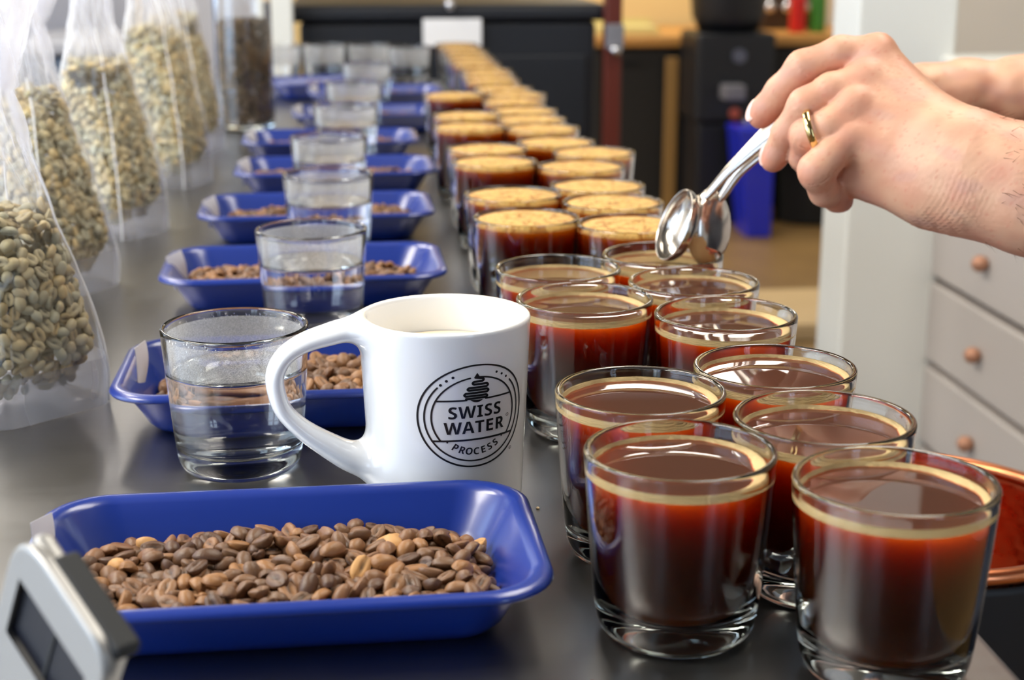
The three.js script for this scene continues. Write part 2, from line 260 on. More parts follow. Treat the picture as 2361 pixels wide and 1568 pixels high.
// ---------------------------------------------------------------- tumblers: coffee and water
const OUT = [[0.0, 0.0008], [0.024, 0.0008], [0.0272, 0.0], [0.0298, 0.0006], [0.0325, 0.0030], [0.0342, 0.0070], [0.0353, 0.0130], [0.0370, 0.030], [0.0388, 0.052], [0.0402, 0.072], [0.0406, 0.0785]];
const RIM = [[0.0407, 0.0797], [0.0402, 0.0807], [0.0393, 0.0810], [0.0385, 0.0806], [0.0380, 0.0797]];
const INN = [[0.0378, 0.078], [0.0371, 0.066], [0.0358, 0.048], [0.0342, 0.030], [0.0326, 0.0205], [0.0303, 0.0152], [0.026, 0.0128], [0.018, 0.0122], [0.0, 0.0120]];
const SH = 0.9754; for (const A of [OUT, RIM, INN]) for (const p of A) p[0] *= SH;
const innerR = (y) => { for (let i = 0; i < INN.length - 1; i++) { const [r1, y1] = INN[i], [r0, y0] = INN[i + 1]; if (y <= y1 && y >= y0) return lerp(r0, r1, (y - y0) / (y1 - y0 + 1e-9)); } return INN[0][0]; };
const glassGeo = lathe([...smoothProfile(OUT.slice(1), 40).map((p, i) => p).reduce((a, p) => (a.push(p), a), [[0, 0.0008]]), ...smoothProfile(RIM, 10), ...smoothProfile(INN.slice(0, -1), 40), [0, 0.0120]], 96);
const inside = INN.slice(0, -1);
function liquidGeo(level, ext = 0.00015) {                         // the body of liquid, just into the glass wall, closed on top
  const pts = [[0, 0.0120 - ext]];
  for (const p of smoothProfile(inside, 40).reverse()) if (p[1] < level) pts.push([p[0] + ext, p[1] - (p[1] < 0.016 ? ext : 0)]);
  const R = innerR(level); pts.push([R + ext, level], [R - 0.0008, level - 0.0004], [R - 0.002, level - 0.0006], [0, level - 0.0006]);
  return lathe(pts, 96);
}
const glassMat = phy({ color: 0xffffff, transmission: 1, thickness: 0.01, ior: 1.5, roughness: 0.0, attenuationColor: new THREE.Color().setRGB(0.93, 0.98, 0.95), attenuationDistance: 0.06 });
const waterMat = phy({ color: 0xffffff, transmission: 1, thickness: 0.01, ior: 1.33, roughness: 0.0 });
const coffeeMat = phy({ color: new THREE.Color().setRGB(0.90, 0.52, 0.14), transmission: 1, thickness: 0, roughness: 1, ior: 1.33, specularIntensity: 0 });
const coreMat = phy({ color: 0xffffff, transmission: 1, thickness: 0.01, ior: 1.0, roughness: 0, specularIntensity: 0, attenuationColor: new THREE.Color().setRGB(0.42, 0.105, 0.006), attenuationDistance: 0.0076 });
const coreGeo = (level) => lathe([[0, 0.0132], ...smoothProfile(inside, 40).reverse().filter((p) => p[1] > 0.0134 && p[1] < level - 0.0022).map((p) => [p[0] - 0.0006, p[1]]), [innerR(level) - 0.0010, level - 0.0022], [0, level - 0.0022]], 72);
const filmMat = phy({ color: new THREE.Color().setRGB(0.92, 0.40, 0.26), transmission: 0.93, thickness: 0, roughness: 0, ior: 1.33 });
const foamT = dataTex(256, 256, (u, v) => 0.5 * nC(u, v) + 0.3 * nA(u, v) + 0.2 * nB(u, v));
const foamMat = std({ color: srgb(232, 200, 140), roughness: 0.75, bumpMap: foamT, bumpScale: 0.0006 });
const crustTex = (s) => { const a = tile(20, s), b = tile(56, s + 1), c = tile(128, s + 2); return dataTex(256, 256, (u, v) => { const n = 0.45 * a(u, v) + 0.35 * b(u, v) + 0.2 * c(u, v), k = sstep(0.30, 0.50, n), sp = c(v, u) > 0.86 ? 0.7 : 1; return [lerp(0.78, 0.97, k) * sp, lerp(0.54, 0.79, k) * sp, lerp(0.24, 0.45, k) * sp]; }, { color: true }); };
const crustMats = [31, 57, 83].map((s) => phy({ map: crustTex(s), transmission: 0.38, thickness: 0, specularIntensity: 0.4, roughness: 0.75, bumpMap: foamT, bumpScale: 0.0012 }));
function foamRing(level, phase, wide) {                            // a ring of foam on the surface, wider on one side, with ragged inner edge
  const R = innerR(level) + 0.0001;
  return grid((u, v) => { const a = u * 2 * Math.PI, w = 0.0011 + 0.0010 * noise3(Math.cos(a) * 1.6 + phase, Math.sin(a) * 1.6, phase) + wide * Math.pow(Math.max(0, Math.cos(a - 0.15 - 0.4 * Math.sin(phase))), 3) + 0.0003 * noise3(Math.cos(a) * 14, Math.sin(a) * 14, phase);
    const W = Math.max(0.0006, w), s = Math.sin(Math.PI * v), ri = R - W * (1 - v), y = level - 0.0007 + 0.0022 * Math.pow(v, 0.8) + 0.0006 * s; return [ri * Math.cos(a), v > 0.999 ? level - 0.0022 : y, ri * Math.sin(a)]; }, 160, 8, true);
}
function crustGeo(level, s) {
  const R = innerR(level) + 0.0001;
  const g = grid((u, v) => { const a = u * 2 * Math.PI, r = R * v; const e = v > 0.985 ? 0 : 0.0022 * (1 - v ** 4) + 0.0007 * noise3(r * Math.cos(a) * 160, r * Math.sin(a) * 160, s) * (1 - v ** 6); return [r * Math.cos(a), (v > 0.9999 ? level - 0.003 : level) + e, -r * Math.sin(a)]; }, 72, 24, true);
  const p = g.attributes.position, uv = g.attributes.uv; for (let i = 0; i < p.count; i++) uv.setXY(i, p.getX(i) / 0.09 + 0.5, p.getZ(i) / 0.09 + 0.5); return g;
}
const ORD = ['nearest', 'second', 'third', 'fourth', 'fifth', 'sixth', 'seventh', 'eighth', 'ninth', 'tenth', 'eleventh', 'twelfth', 'thirteenth', 'fourteenth', 'fifteenth', 'sixteenth', 'seventeenth', 'eighteenth', 'nineteenth', 'twentieth', 'twenty-first', 'twenty-second', 'twenty-third', 'twenty-fourth', 'twenty-fifth', 'twenty-sixth', 'twenty-seventh'];
{
  const levels = [0.0728, 0.0745, 0.0736], bodies = levels.map((l) => liquidGeo(l, -0.0001)), films = levels.map((l) => new THREE.CircleGeometry(innerR(l) - 0.0004, 96).rotateX(-Math.PI / 2).translate(0, l - 0.0003, 0));
  const rings = [0, 1, 2, 3, 4].map((i) => foamRing(levels[i % 3], i * 2.3 + 0.4, [0.0055, 0.0035, 0.003, 0.0045, 0.0025][i]));
  const crustLevel = 0.0786, crustBody = liquidGeo(crustLevel - 0.002, -0.0001), crusts = [0, 1, 2].map((i) => crustGeo(crustLevel, i * 3.7));
  const cores = levels.map((l) => coreGeo(l)), crustCore = coreGeo(crustLevel - 0.002), protos = {};
  function coffee(x, z, kind, i, label) {
    const key = kind === 'open' ? 'o' + (i % 5) : 'c' + (i % 3);
    if (protos[key]) { const c = copy(protos[key], label); c.position.set(x, 0, z); c.rotation.y = kind === 'open' ? rr(-0.5, 0.5) : rr(0, 6); return; }
    const t = thing('coffee_tumbler', label, 'glass', [x, 0, z], 0, kind === 'open' ? 'tumblers of stirred black coffee' : 'tumblers of coffee under an unbroken crust');
    part('glass', glassGeo, glassMat, t);
    if (kind === 'open') { const k = i % 3; part('coffee', bodies[k], coffeeMat, t); part('coffee', cores[k], coreMat, t); part('coffee_surface', films[k], filmMat, t); part('foam_ring', rings[i % 5], foamMat, t, 'cream coloured ring of foam'); }
    else { part('coffee', crustBody, coffeeMat, t); part('coffee', crustCore, coreMat, t); part('coffee_crust', crusts[i % 3], crustMats[i % 3], t, 'golden crust of wet grounds'); }
    protos[key] = t;
  }
  const L = [], Rr = [];
  const exact = { l: [[0.134, -0.58], [0.134, -0.664], [0.1345, -0.846], [0.134, -0.93], [0.132, -1.102], [0.132, -1.205], [0.1345, -1.384], [0.136, -1.470], [0.135, -1.640], [0.139, -1.748], [0.147, -1.968]],
    r: [[0.208, -0.536], [0.2035, -0.6135], [0.2035, -0.695], [0.207, -0.803], [0.207, -0.883], [0.201, -0.957], [0.2025, -1.07], [0.206, -1.161], [0.207, -1.241], [0.210, -1.349], [0.235, -1.434], [0.209, -1.512], [0.207, -1.62], [0.207, -1.702], [0.208, -1.785]] };
  for (let g = 5; g < 9; g++) for (const z of [-0.545, -0.625, -0.705]) exact.r.push([0.209 + rr(-0.003, 0.003), z - 0.268 * g]);
  { const all = [...exact.l, ...exact.r], D = 0.0800; for (let it = 0; it < 60; it++) for (let i = 0; i < all.length; i++) for (let j = 0; j < i; j++) { const a = all[i], b = all[j], x = a[0] - b[0], z = a[1] - b[1], d = Math.hypot(x, z); if (d < D) { const m = 0.5 * (D - d) / d; a[0] += x * m; a[1] += z * m; b[0] -= x * m; b[1] -= z * m; } } }
  exact.l.forEach(([x, z], i) => coffee(x, z, i < 4 ? 'open' : 'crust', i, i < 4 ? ORD[i] + ' tumbler of stirred black coffee in the left column' : ORD[i - 4] + ' crusted coffee tumbler in the left column, from the front'));
  exact.r.forEach(([x, z], i) => coffee(x, z, i < 6 ? 'open' : 'crust', i + 2, i < 6 ? (i === 5 ? 'stirred coffee tumbler with the two spoons dipping into it' : ORD[i] + ' tumbler of stirred black coffee in the right column') : ORD[i - 6] + ' crusted coffee tumbler in the right column, from the front'));
}
{ // water glasses down the middle
  const lv = 0.057, body = liquidGeo(lv);
  const fogT = dataTex(512, 256, (u, v) => 0.35 + 0.65 * (0.6 * nC(u * 2 % 1, v) + 0.4 * nA(u, v)), { rx: 8, ry: 1 });
  const fog = phy({ color: 0xffffff, transmission: 0.9, thickness: 0, roughness: 0.95, roughnessMap: fogT, ior: 1.2, bumpMap: fogT, bumpScale: 0.0008 });
  const fogGeo = lathe(smoothProfile([[innerR(0.0585) - 0.0003, 0.0585], [innerR(0.066) - 0.0003, 0.066], [innerR(0.0765) - 0.0003, 0.0765]], 12), 96);
  const dropGeo = new THREE.SphereGeometry(1, 10, 6, 0, 6.2832, 0, Math.PI / 2);
  const mk = (x, z, label, wet) => {
    const t = thing('water_glass', label, 'glass', [x, 0, z], 0, 'glasses of water in the middle row');
    part('glass', glassGeo, glassMat, t); part('water', body, waterMat, t); part('condensation', fogGeo, fog, t, 'misty film of condensation above the water');
    if (wet) { const m = new THREE.InstancedMesh(dropGeo, waterMat, 900), d = new THREE.Object3D(); m.name = 'water_drops'; m.userData.kind = 'stuff';
      for (let i = 0; i < 900; i++) { const a = rnd() * 6.2832, y = lerp(0.0595, 0.0785, Math.pow(rnd(), 0.8)), r = innerR(Math.min(y, 0.0779)) - 0.00025, s = rr(0.00018, 0.00055) * (rnd() < 0.1 ? 1.5 : 1); d.position.set(r * Math.cos(a), y, r * Math.sin(a)); d.up.set(0, 1, 0); d.quaternion.setFromUnitVectors(V(0, 1, 0), V(-Math.cos(a), 0, -Math.sin(a))); d.scale.set(s, s * 0.5, s * 1.2); d.updateMatrix(); m.setMatrixAt(i, d.matrix); }
      t.add(m); }
    return t;
  };
  mk(-0.063, -0.804, 'nearest glass of water, beaded with condensation, behind the front tray', true);
  const p = mk(-0.027, -1.075, 'second glass of water from the front, before the third blue tray', false);
  [[-0.017, -1.326], [-0.018, -1.575], [0.0, -1.866], [0.012, -2.15], [0.035, -2.45]].forEach(([x, z], i) => { const c = copy(p, ORD[i + 2] + ' glass of water from the front in the middle row'); c.position.set(x, 0, z); });
  // empty glasses in a row at the far end
  const e = thing('empty_glass', 'empty glass at the far end of the table, leftmost of the row', 'glass', [-0.118, 0, -2.86], 0, 'empty glasses at the far end'); part('glass', glassGeo, glassMat, e); part('condensation', lathe(smoothProfile([[innerR(0.045) - 0.0003, 0.045], [innerR(0.06) - 0.0003, 0.06], [innerR(0.0765) - 0.0003, 0.0765]], 16), 64), fog, e, 'misty film of condensation');
  [[-0.036, -2.875], [0.046, -2.865], [0.118, -2.80]].forEach(([x, z], i) => { const c = copy(e, ['second empty glass from the left at the far table end', 'third empty glass from the left at the far table end', 'rightmost empty glass at the far table end'][i]); c.position.set(x, 0, z); });
}
// ---------------------------------------------------------------- blue trays
const rrect = (hx, hz, r, n = 10) => { const o = []; for (const [sx, sz, a0] of [[1, 1, 0], [-1, 1, 90], [-1, -1, 180], [1, -1, 270]]) for (let i = 0; i <= n; i++) { const a = (a0 + 90 * i / n) * D2R; o.push([sx * (hx - r) + r * Math.cos(a), sz * (hz - r) + r * Math.sin(a)]); } return o; };
function trayGeo() {
  const prof = [[0.036, 0.0024], [0.030, 0.0024], [0.0255, 0.0032], [0.0215, 0.0066], [0.0185, 0.0125], [0.0125, 0.0225], [0.0095, 0.0280], [0.0075, 0.0302], [0.0050, 0.0312], [0.0024, 0.0308], [0.0006, 0.0296], [0, 0.0280], [0.0008, 0.0268], [0.0024, 0.0270], [0.0045, 0.0284], [0.0070, 0.0288], [0.0085, 0.0272], [0.0110, 0.0220], [0.0170, 0.0120], [0.0200, 0.0062], [0.0240, 0.0020], [0.0290, 0.0002], [0.036, 0.0]];
  const sp = prof, rings = sp.map(([o, y]) => rrect(0.1115 - o, 0.0685 - o, Math.max(0.006, 0.03 - o * 0.55)).map(([x, z]) => [x, y, z])), n = rings[0].length;
  const P = [], I = []; for (const r of rings) for (const p of r) P.push(...p);
  for (let k = 0; k < rings.length - 1; k++) for (let i = 0; i < n; i++) { const a = k * n + i, b = k * n + (i + 1) % n; I.push(a, b, b + n, a, b + n, a + n); }
  const c0 = P.length / 3; P.push(0, 0.0024, 0, 0, 0, 0); const last = (rings.length - 1) * n;
  for (let i = 0; i < n; i++) { I.push(c0, (i + 1) % n, i); I.push(c0 + 1, last + i, last + (i + 1) % n); }
  const g = new THREE.BufferGeometry(); g.setAttribute('position', new THREE.Float32BufferAttribute(P, 3)); g.setIndex(I); g.computeVertexNormals(); return g;
}
const TRAYS = [[-0.031, -0.6195, 0.01], [-0.03, -0.905, 0.0], [-0.036, -1.201, 0.012], [-0.03, -1.462, 0.01], [-0.013, -1.715, 0], [-0.02, -1.965, 0.0], [0.032, -2.25, 0.06], [0.05, -2.55, 0.05], [-0.03, -2.73, 0.3]];
const trayLab = ['front blue tray holding roasted beans, nearest the camera', 'blue tray behind the nearest water glass and the white mug', 'third blue tray from the front, behind the second water glass', 'fourth blue tray from the front', 'fifth blue tray from the front', 'sixth blue tray from the front', 'seventh blue tray from the front', 'eighth blue tray from the front', 'farthest blue tray, turned askew beside the bean jar'];
{
  const blue = phy({ color: srgb(14, 46, 134), roughness: 0.34, clearcoat: 0.7, clearcoatRoughness: 0.18, bumpMap: foamT, bumpScale: 0.00005 });
  const paper = std({ color: srgb(240, 240, 244), roughness: 0.85 });
  const g = trayGeo(), t0 = thing('bean_tray', trayLab[0], 'tray', [0, 0, 0], 0, 'blue trays of roasted beans'); part('tray', g, blue, t0);
  const tagGeo = grid((u, v) => [(u - 0.5) * 0.0145, v * 0.029, 0.003 * Math.sin(v * 2.2) * (0.4 + u)], 6, 10);
  const strip = (() => { const a = tagGeo, b = a.clone(); const i = b.index.array; for (let k = 0; k < i.length; k += 3) { const q = i[k]; i[k] = i[k + 1]; i[k + 1] = q; } b.translate(0, 0, -0.0003); b.computeVertexNormals(); return mergeGeometries([a, b]); })();
  TRAYS.forEach(([x, z, r], i) => { const t = i ? copy(t0, trayLab[i]) : t0; t.position.set(x, 0, z); t.rotation.y = r;
    if (i < 8) { const tg = one('paper_tag', strip, paper, 'white paper tag standing in the left end of the ' + ['front', 'second', 'third', 'fourth', 'fifth', 'sixth', 'seventh', 'eighth'][i] + ' blue tray', 'tag', 'paper tags on the trays');
      tg.position.set(x - 0.0985 - (i ? 0 : 0.006), 0.0165 - (i > 1 ? 0.006 : 0), z + [0.0, 0.002, -0.005, 0, 0, 0, 0, 0][i]); tg.rotation.set(-0.06, 1.25 + [0.05, 0.16, -0.45, -0.4, -0.4, -0.4, -0.3, -0.3][i], [0.0, 0.14, 0.3, 0.3, 0.3, 0.3, 0.3, 0.3][i]); } });
}
// ---------------------------------------------------------------- coffee beans
function beanGeo(nu, nv, L, W, H, s, curve = 0) {                  // long in x, dome up, flat side with its crease down
  const C = [];
  const g = grid((u, v) => { const a = u * 2 * Math.PI, b = v * Math.PI; let x = Math.cos(b), r = Math.pow(Math.sin(b), 0.85), y = r * Math.sin(a), z = r * Math.cos(a);
    const n = 0.05 * noise3(x * 1.3 + s, y * 1.3, z * 1.3); let Y = y > 0 ? y * H * (1 + n) : y * H * 0.36; const zc = z - 0.10 * Math.sin(x * 2.6); let cr = 0;
    if (y < 0.05) { cr = Math.exp(-(zc * zc) / 0.010) * sstep(1.0, 0.8, Math.abs(x)) * sstep(0.05, -0.3, y); Y += cr * H * 0.42; }
    C.push(cr); return [x * L * (1 + n), Y - curve * x * x * H * 0.3, -z * W * (1 + n)]; }, nu, nv, true);
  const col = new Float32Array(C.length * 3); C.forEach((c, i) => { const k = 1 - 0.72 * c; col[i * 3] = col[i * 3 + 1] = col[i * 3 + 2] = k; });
  g.setAttribute('color', new THREE.BufferAttribute(col, 3)); return g;
}
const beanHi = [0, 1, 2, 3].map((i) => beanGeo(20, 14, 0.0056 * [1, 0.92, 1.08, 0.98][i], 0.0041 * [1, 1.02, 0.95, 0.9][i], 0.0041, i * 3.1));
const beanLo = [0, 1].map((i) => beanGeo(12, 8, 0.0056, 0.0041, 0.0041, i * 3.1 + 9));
const beanBump = dataTex(128, 128, (u, v) => 0.6 * nC(u, v) + 0.4 * nA(u, v));
const roastCols = [[116, 82, 55], [128, 90, 60], [102, 72, 49], [138, 98, 63], [120, 86, 58], [108, 78, 54], [148, 104, 63], [90, 62, 43]].map((c) => srgb(...c));
const roastMats = roastCols.map((c) => std({ color: c, roughness: 0.42, vertexColors: true, bumpMap: beanBump, bumpScale: 0.00012 }));
const paleMat = std({ color: srgb(196, 148, 92), roughness: 0.6, vertexColors: true });
const PILE = (() => {                                              // settle beans as spheres in a tray, once
  const N = 800, r = 0.0043, hx = 0.0825, hz = 0.0395, p = [], floor = 0.0028 + 0.0036;
  for (let i = 0; i < N; i++) p.push([rr(-hx + 0.004, hx - 0.004), floor + 0.03 * rnd(), rr(-hz + 0.004, hz - 0.004) + 0.001]);
  for (let it = 0; it < 220; it++) {
    const G = new Map(), key = (x, y, z) => (x + 200) * 160000 + (y + 200) * 400 + (z + 200);
    p.forEach((q, i) => { q[1] -= it < 180 ? 0.0006 : 0.0002; const k = key(Math.floor(q[0] / (2 * r)), Math.floor(q[1] / (2 * r)), Math.floor(q[2] / (2 * r))); if (!G.has(k)) G.set(k, []); G.get(k).push(i); });
    p.forEach((a, i) => { const cx = Math.floor(a[0] / (2 * r)), cy = Math.floor(a[1] / (2 * r)), cz = Math.floor(a[2] / (2 * r));
      for (let dx = -1; dx <= 1; dx++) for (let dy = -1; dy <= 1; dy++) for (let dz = -1; dz <= 1; dz++) for (const j of G.get(key(cx + dx, cy + dy, cz + dz)) ?? []) if (j > i) { const b = p[j], x = b[0] - a[0], y = (b[1] - a[1]) * 1.25, z = b[2] - a[2], d = Math.hypot(x, y, z) + 1e-9; if (d < 2 * r) { const m = 0.35 * (2 * r - d) / d; a[0] -= x * m; a[1] -= y * m; a[2] -= z * m; b[0] += x * m; b[1] += y * m; b[2] += z * m; } } });
    for (const q of p) { const sl = Math.max(0, q[1] - 0.0065) * 0.55, bx = hx + sl, bz = hz + sl; q[0] = clamp(q[0], -bx, bx); q[2] = clamp(q[2], -bz, bz); { const rc = 0.020, ex = Math.abs(q[0]) - (bx - rc), ez = Math.abs(q[2]) - (bz - rc), l = Math.hypot(ex, ez); if (ex > 0 && ez > 0 && l > rc) { q[0] = Math.sign(q[0]) * (bx - rc + ex / l * rc); q[2] = Math.sign(q[2]) * (bz - rc + ez / l * rc); } } if (q[1] < floor) q[1] = floor; }
  }
  return p.map((q) => { const e = new THREE.Euler(gauss() * 0.5, rnd() * 6.2832, gauss() * 0.45, 'YXZ'); const o = new THREE.Quaternion().setFromEuler(e); if (rnd() < 0.58) o.multiply(new THREE.Quaternion().setFromAxisAngle(V(1, 0, 0), Math.PI)); const s = rr(0.84, 1.14); return { p: V(...q), q: o, s, seen: 0 }; });
})();
{
  // which beans of the front tray show largest from the table's front
  const eye = V(0.034, 0.287, 0.6225), W = 700, H = 400, zb = new Float32Array(W * H).fill(1e9), id = new Int32Array(W * H).fill(-1);
  PILE.forEach((b, i) => { const d = b.p.clone().sub(eye), D = d.length(), X = W / 2 + d.x / -d.z * 2100, Y = 60 - (d.y / -d.z + 0.36) * 2100 + 140, R = 0.0046 / -d.z * 2100; for (let y = Math.max(0, Y - R | 0); y <= Math.min(H - 1, Y + R); y++) for (let x = Math.max(0, X - R | 0); x <= Math.min(W - 1, X + R); x++) if ((x - X) ** 2 + (y - Y) ** 2 < R * R && D < zb[y * W + x]) { zb[y * W + x] = D; id[y * W + x] = i; } });
  for (const i of id) if (i >= 0) PILE[i].seen++;
  const order = PILE.map((_, i) => i).sort((a, b) => PILE[b].seen - PILE[a].seen), solo = new Set(order.slice(0, 300));
  const toTray = (k) => new THREE.Matrix4().makeRotationY(TRAYS[k][2]).setPosition(TRAYS[k][0], 0, TRAYS[k][1]);
  const m4 = (b) => new THREE.Matrix4().compose(b.p, b.q, V(b.s, b.s, b.s));
  const protos = beanHi.map((g) => null);
  for (const i of solo) { const b = PILE[i], v = i % 4; let m; const lab = 'brown roasted coffee bean in the pile in the front blue tray', pale = rnd() < 0.04;
    if (protos[v]) m = copy(protos[v]); else m = protos[v] = one('roasted_bean', beanHi[v], roastMats[0], lab, 'coffee bean', 'roasted beans in the front tray');
    m.material = pale ? paleMat : roastMats[Math.floor(rnd() * roastMats.length)]; if (pale) { m.userData.label = 'pale underdeveloped coffee bean among the brown beans in the front tray'; m.userData.group = 'pale beans in the front tray'; }
    m4(b).premultiply(toTray(0)).decompose(m.position, m.quaternion, m.scale); }
  const instMat = std({ color: 0xffffff, roughness: 0.5, vertexColors: true });
  for (let k = 0; k < 9; k++) { const list = PILE.map((b, i) => i).filter((i) => k > 0 || !solo.has(i)), im = new THREE.InstancedMesh(k < 2 ? beanHi[0] : beanLo[0], instMat, list.length); im.name = numbered('roasted_beans');
    const flip = k % 2 ? new THREE.Matrix4().makeRotationY(Math.PI) : new THREE.Matrix4();
    list.forEach((i, n) => { im.setMatrixAt(n, m4(PILE[i]).premultiply(flip).premultiply(toTray(k))); im.setColorAt(n, roastCols[(i * 7 + k) % roastCols.length].clone().multiplyScalar(rr(0.85, 1.2))); });
    tag(im, k ? 'pile of brown roasted coffee beans in the ' + ['', 'second', 'third', 'fourth', 'fifth', 'sixth', 'seventh', 'eighth', 'farthest'][k] + ' blue tray' : 'lower brown roasted beans under the top layer in the front tray', 'coffee beans', null, 'stuff'); scene.add(im); }
}
// ---------------------------------------------------------------- the white mug
const smin = (a, b, k) => { const h = clamp(0.5 + 0.5 * (b - a) / k, 0, 1); return lerp(b, a, h) - k * h * (1 - h); };
const smax = (a, b, k) => -smin(-a, -b, k);
{
  const H = 0.1005, R = (y) => lerp(0.0390, 0.0436, clamp(y / H, 0, 1)), path = [[0.030, 0.0955], [0.0470, 0.0950], [0.0600, 0.0925], [0.0720, 0.0890], [0.0815, 0.0828], [0.0862, 0.0735], [0.0852, 0.0625], [0.0815, 0.0535], [0.0722, 0.0435], [0.0602, 0.0345], [0.0490, 0.0275], [0.036, 0.0220]];
  const curve = new THREE.SplineCurve(path.map((p) => new THREE.Vector2(...p))).getPoints(48).map((p) => [p.x, p.y]);
  const body = (x, y, z) => { const rho = Math.hypot(x, z), d = (rho - R(y) + 0.0016) * 0.998, dy = Math.max(-y, y - H) + 0.0016, base = (rho - y - 0.0368) * 0.7071; const q = Math.hypot(Math.max(d, 0), Math.max(dy, 0)) + Math.min(Math.max(d, dy), 0) - 0.0016; return smax(q, base, 0.003); };
  const cavity = (x, y, z) => { const rho = Math.hypot(x, z), d = rho - R(y) + 0.0042, dy = 0.007 - y; return smax(d, dy, 0.012); };
  const handle = (x, y, z) => { if (x < 0.02) return 0.05; const w = z / 1.75; let m = 1; for (let i = 0; i < curve.length - 1; i++) { const [ax, ay] = curve[i], [bx, by] = curve[i + 1], px = x - ax, py = y - ay, dx = bx - ax, dy = by - ay, t = clamp((px * dx + py * dy) / (dx * dx + dy * dy), 0, 1), q = (i + t) / (curve.length - 1), r = 0.0046 + 0.0016 * sstep(0.35, 0.0, q) + 0.0034 * sstep(0.62, 1, q), u = px - dx * t, v = py - dy * t, d = Math.sqrt(u * u + v * v + w * w) - r; if (d < m) m = d; } return m; };
  const f = (x, y, z) => smax(smax(smin(body(x, y, z), handle(x, y, z), 0.011), y - H, 0.0026), -cavity(x, y, z), 0.0022);
  const g = surfaceNets(f, [-0.047, -0.003, -0.047], [0.097, 0.103, 0.047], 0.0011);
  // the ceramic surface, split where the handle leaves the wall
  const I = g.index.array, P = g.attributes.position, a = [], b = [];
  for (let i = 0; i < I.length; i += 3) { const cx = (P.getX(I[i]) + P.getX(I[i + 1]) + P.getX(I[i + 2])) / 3, cy = (P.getY(I[i]) + P.getY(I[i + 1]) + P.getY(I[i + 2])) / 3, cz = (P.getZ(I[i]) + P.getZ(I[i + 1]) + P.getZ(I[i + 2])) / 3; (Math.hypot(cx, cz) > R(cy) + 0.0022 && cx > 0.02 ? b : a).push(I[i], I[i + 1], I[i + 2]); }
  const sub = (idx) => { const map = new Map(), p = [], n = [], o = []; for (const v of idx) { if (!map.has(v)) { map.set(v, map.size); p.push(P.getX(v), P.getY(v), P.getZ(v)); n.push(g.attributes.normal.getX(v), g.attributes.normal.getY(v), g.attributes.normal.getZ(v)); } o.push(map.get(v)); } const q = new THREE.BufferGeometry(); q.setAttribute('position', new THREE.Float32BufferAttribute(p, 3)); q.setAttribute('normal', new THREE.Float32BufferAttribute(n, 3)); q.setIndex(o); return q; };
  const china = phy({ color: srgb(238, 239, 240), roughness: 0.16, clearcoat: 0.6, clearcoatRoughness: 0.05, ior: 1.5 });
  const t = thing('mug', 'white ceramic mug with a round black line emblem and looped handle', 'mug', [0.0465, 0, -0.742], Math.PI + 0.16);
  part('body', sub(a), china, t); part('handle', sub(b), china, t);
  // printed emblem
  const S = 1024, cv = document.createElement('canvas'); cv.width = cv.height = S; const c = cv.getContext('2d');
  c.clearRect(0, 0, S, S); c.strokeStyle = c.fillStyle = '#15181c'; c.lineCap = 'round'; c.lineJoin = 'round';
  const U = 478, X = (x) => 505 + x * U, Y = (y) => 512 + y * U, arc = (r, a0, a1, w = 11) => { c.lineWidth = w * 1.35; c.beginPath(); c.arc(X(0), Y(0), r * U, a0 * D2R, a1 * D2R); c.stroke(); }, line = (x0, y0, x1, y1, w = 11) => { c.lineWidth = w * 1.35; c.beginPath(); c.moveTo(X(x0), Y(y0)); c.lineTo(X(x1), Y(y1)); c.stroke(); }, dot = (r, a, s = 12) => { c.beginPath(); c.arc(X(r * Math.cos(a * D2R)), Y(r * Math.sin(a * D2R)), s, 0, 7); c.fill(); };
  arc(1, 0, 360, 12); arc(0.885, -42, 222, 11); arc(0.765, -86, 36, 11); arc(0.765, 143, 261, 11);
  for (const q of [-128, -120, -112]) dot(0.885, q - 5); for (const q of [-66, -58, -50]) dot(0.885, q, 11);
  const chord = (y, r) => Math.sqrt(r * r - y * y);
  line(-chord(0.46, 0.885), 0.46, chord(0.46, 0.885), 0.46, 13); line(-chord(-0.33, 0.765), -0.33, -0.18, -0.33, 12); line(0.16, -0.33, chord(-0.33, 0.765), -0.33, 12);
  c.beginPath(); c.moveTo(X(0), Y(-0.85)); c.lineTo(X(-0.055), Y(-0.76)); c.lineTo(X(0.055), Y(-0.76)); c.closePath(); c.fill();
  { c.lineWidth = 21; c.beginPath(); const rows = [[-0.07, 0.11, -0.735], [-0.07, 0.11, -0.68], [-0.155, 0.19, -0.625], [-0.155, 0.19, -0.565], [-0.21, 0.20, -0.515], [-0.21, 0.20, -0.46], [-0.18, 0.18, -0.405], [-0.18, 0.17, -0.355]];
    c.moveTo(X(-0.03), Y(-0.76)); let right = true; rows.forEach(([l, r, y], i) => { if (right) { c.lineTo(X(r - 0.02), Y(y)); const y2 = rows[i + 1]?.[2] ?? y; c.quadraticCurveTo(X(r + 0.03), Y((y + y2) / 2), X(r - 0.02), Y(y2)); } else { c.lineTo(X(l + 0.02), Y(y)); const y2 = rows[i + 1]?.[2] ?? y; c.quadraticCurveTo(X(l - 0.03), Y((y + y2) / 2), X(l + 0.02), Y(y2)); } right = !right; }); c.stroke();
    c.beginPath(); c.moveTo(X(-0.12), Y(-0.33)); c.quadraticCurveTo(X(0), Y(-0.22), X(0.11), Y(-0.32)); c.closePath(); c.fill(); }
  const text = (s, x, y, px, font = 'sans-serif', w = 0, spread = 0) => { c.font = 'bold ' + px + 'px ' + font; c.textAlign = 'center'; c.textBaseline = 'middle'; let tw = 0; for (const ch of s) tw += c.measureText(ch).width + spread; let q = X(x) - tw / 2; c.textAlign = 'left'; for (const ch of s) { c.fillText(ch, q, Y(y)); q += c.measureText(ch).width + spread; } };
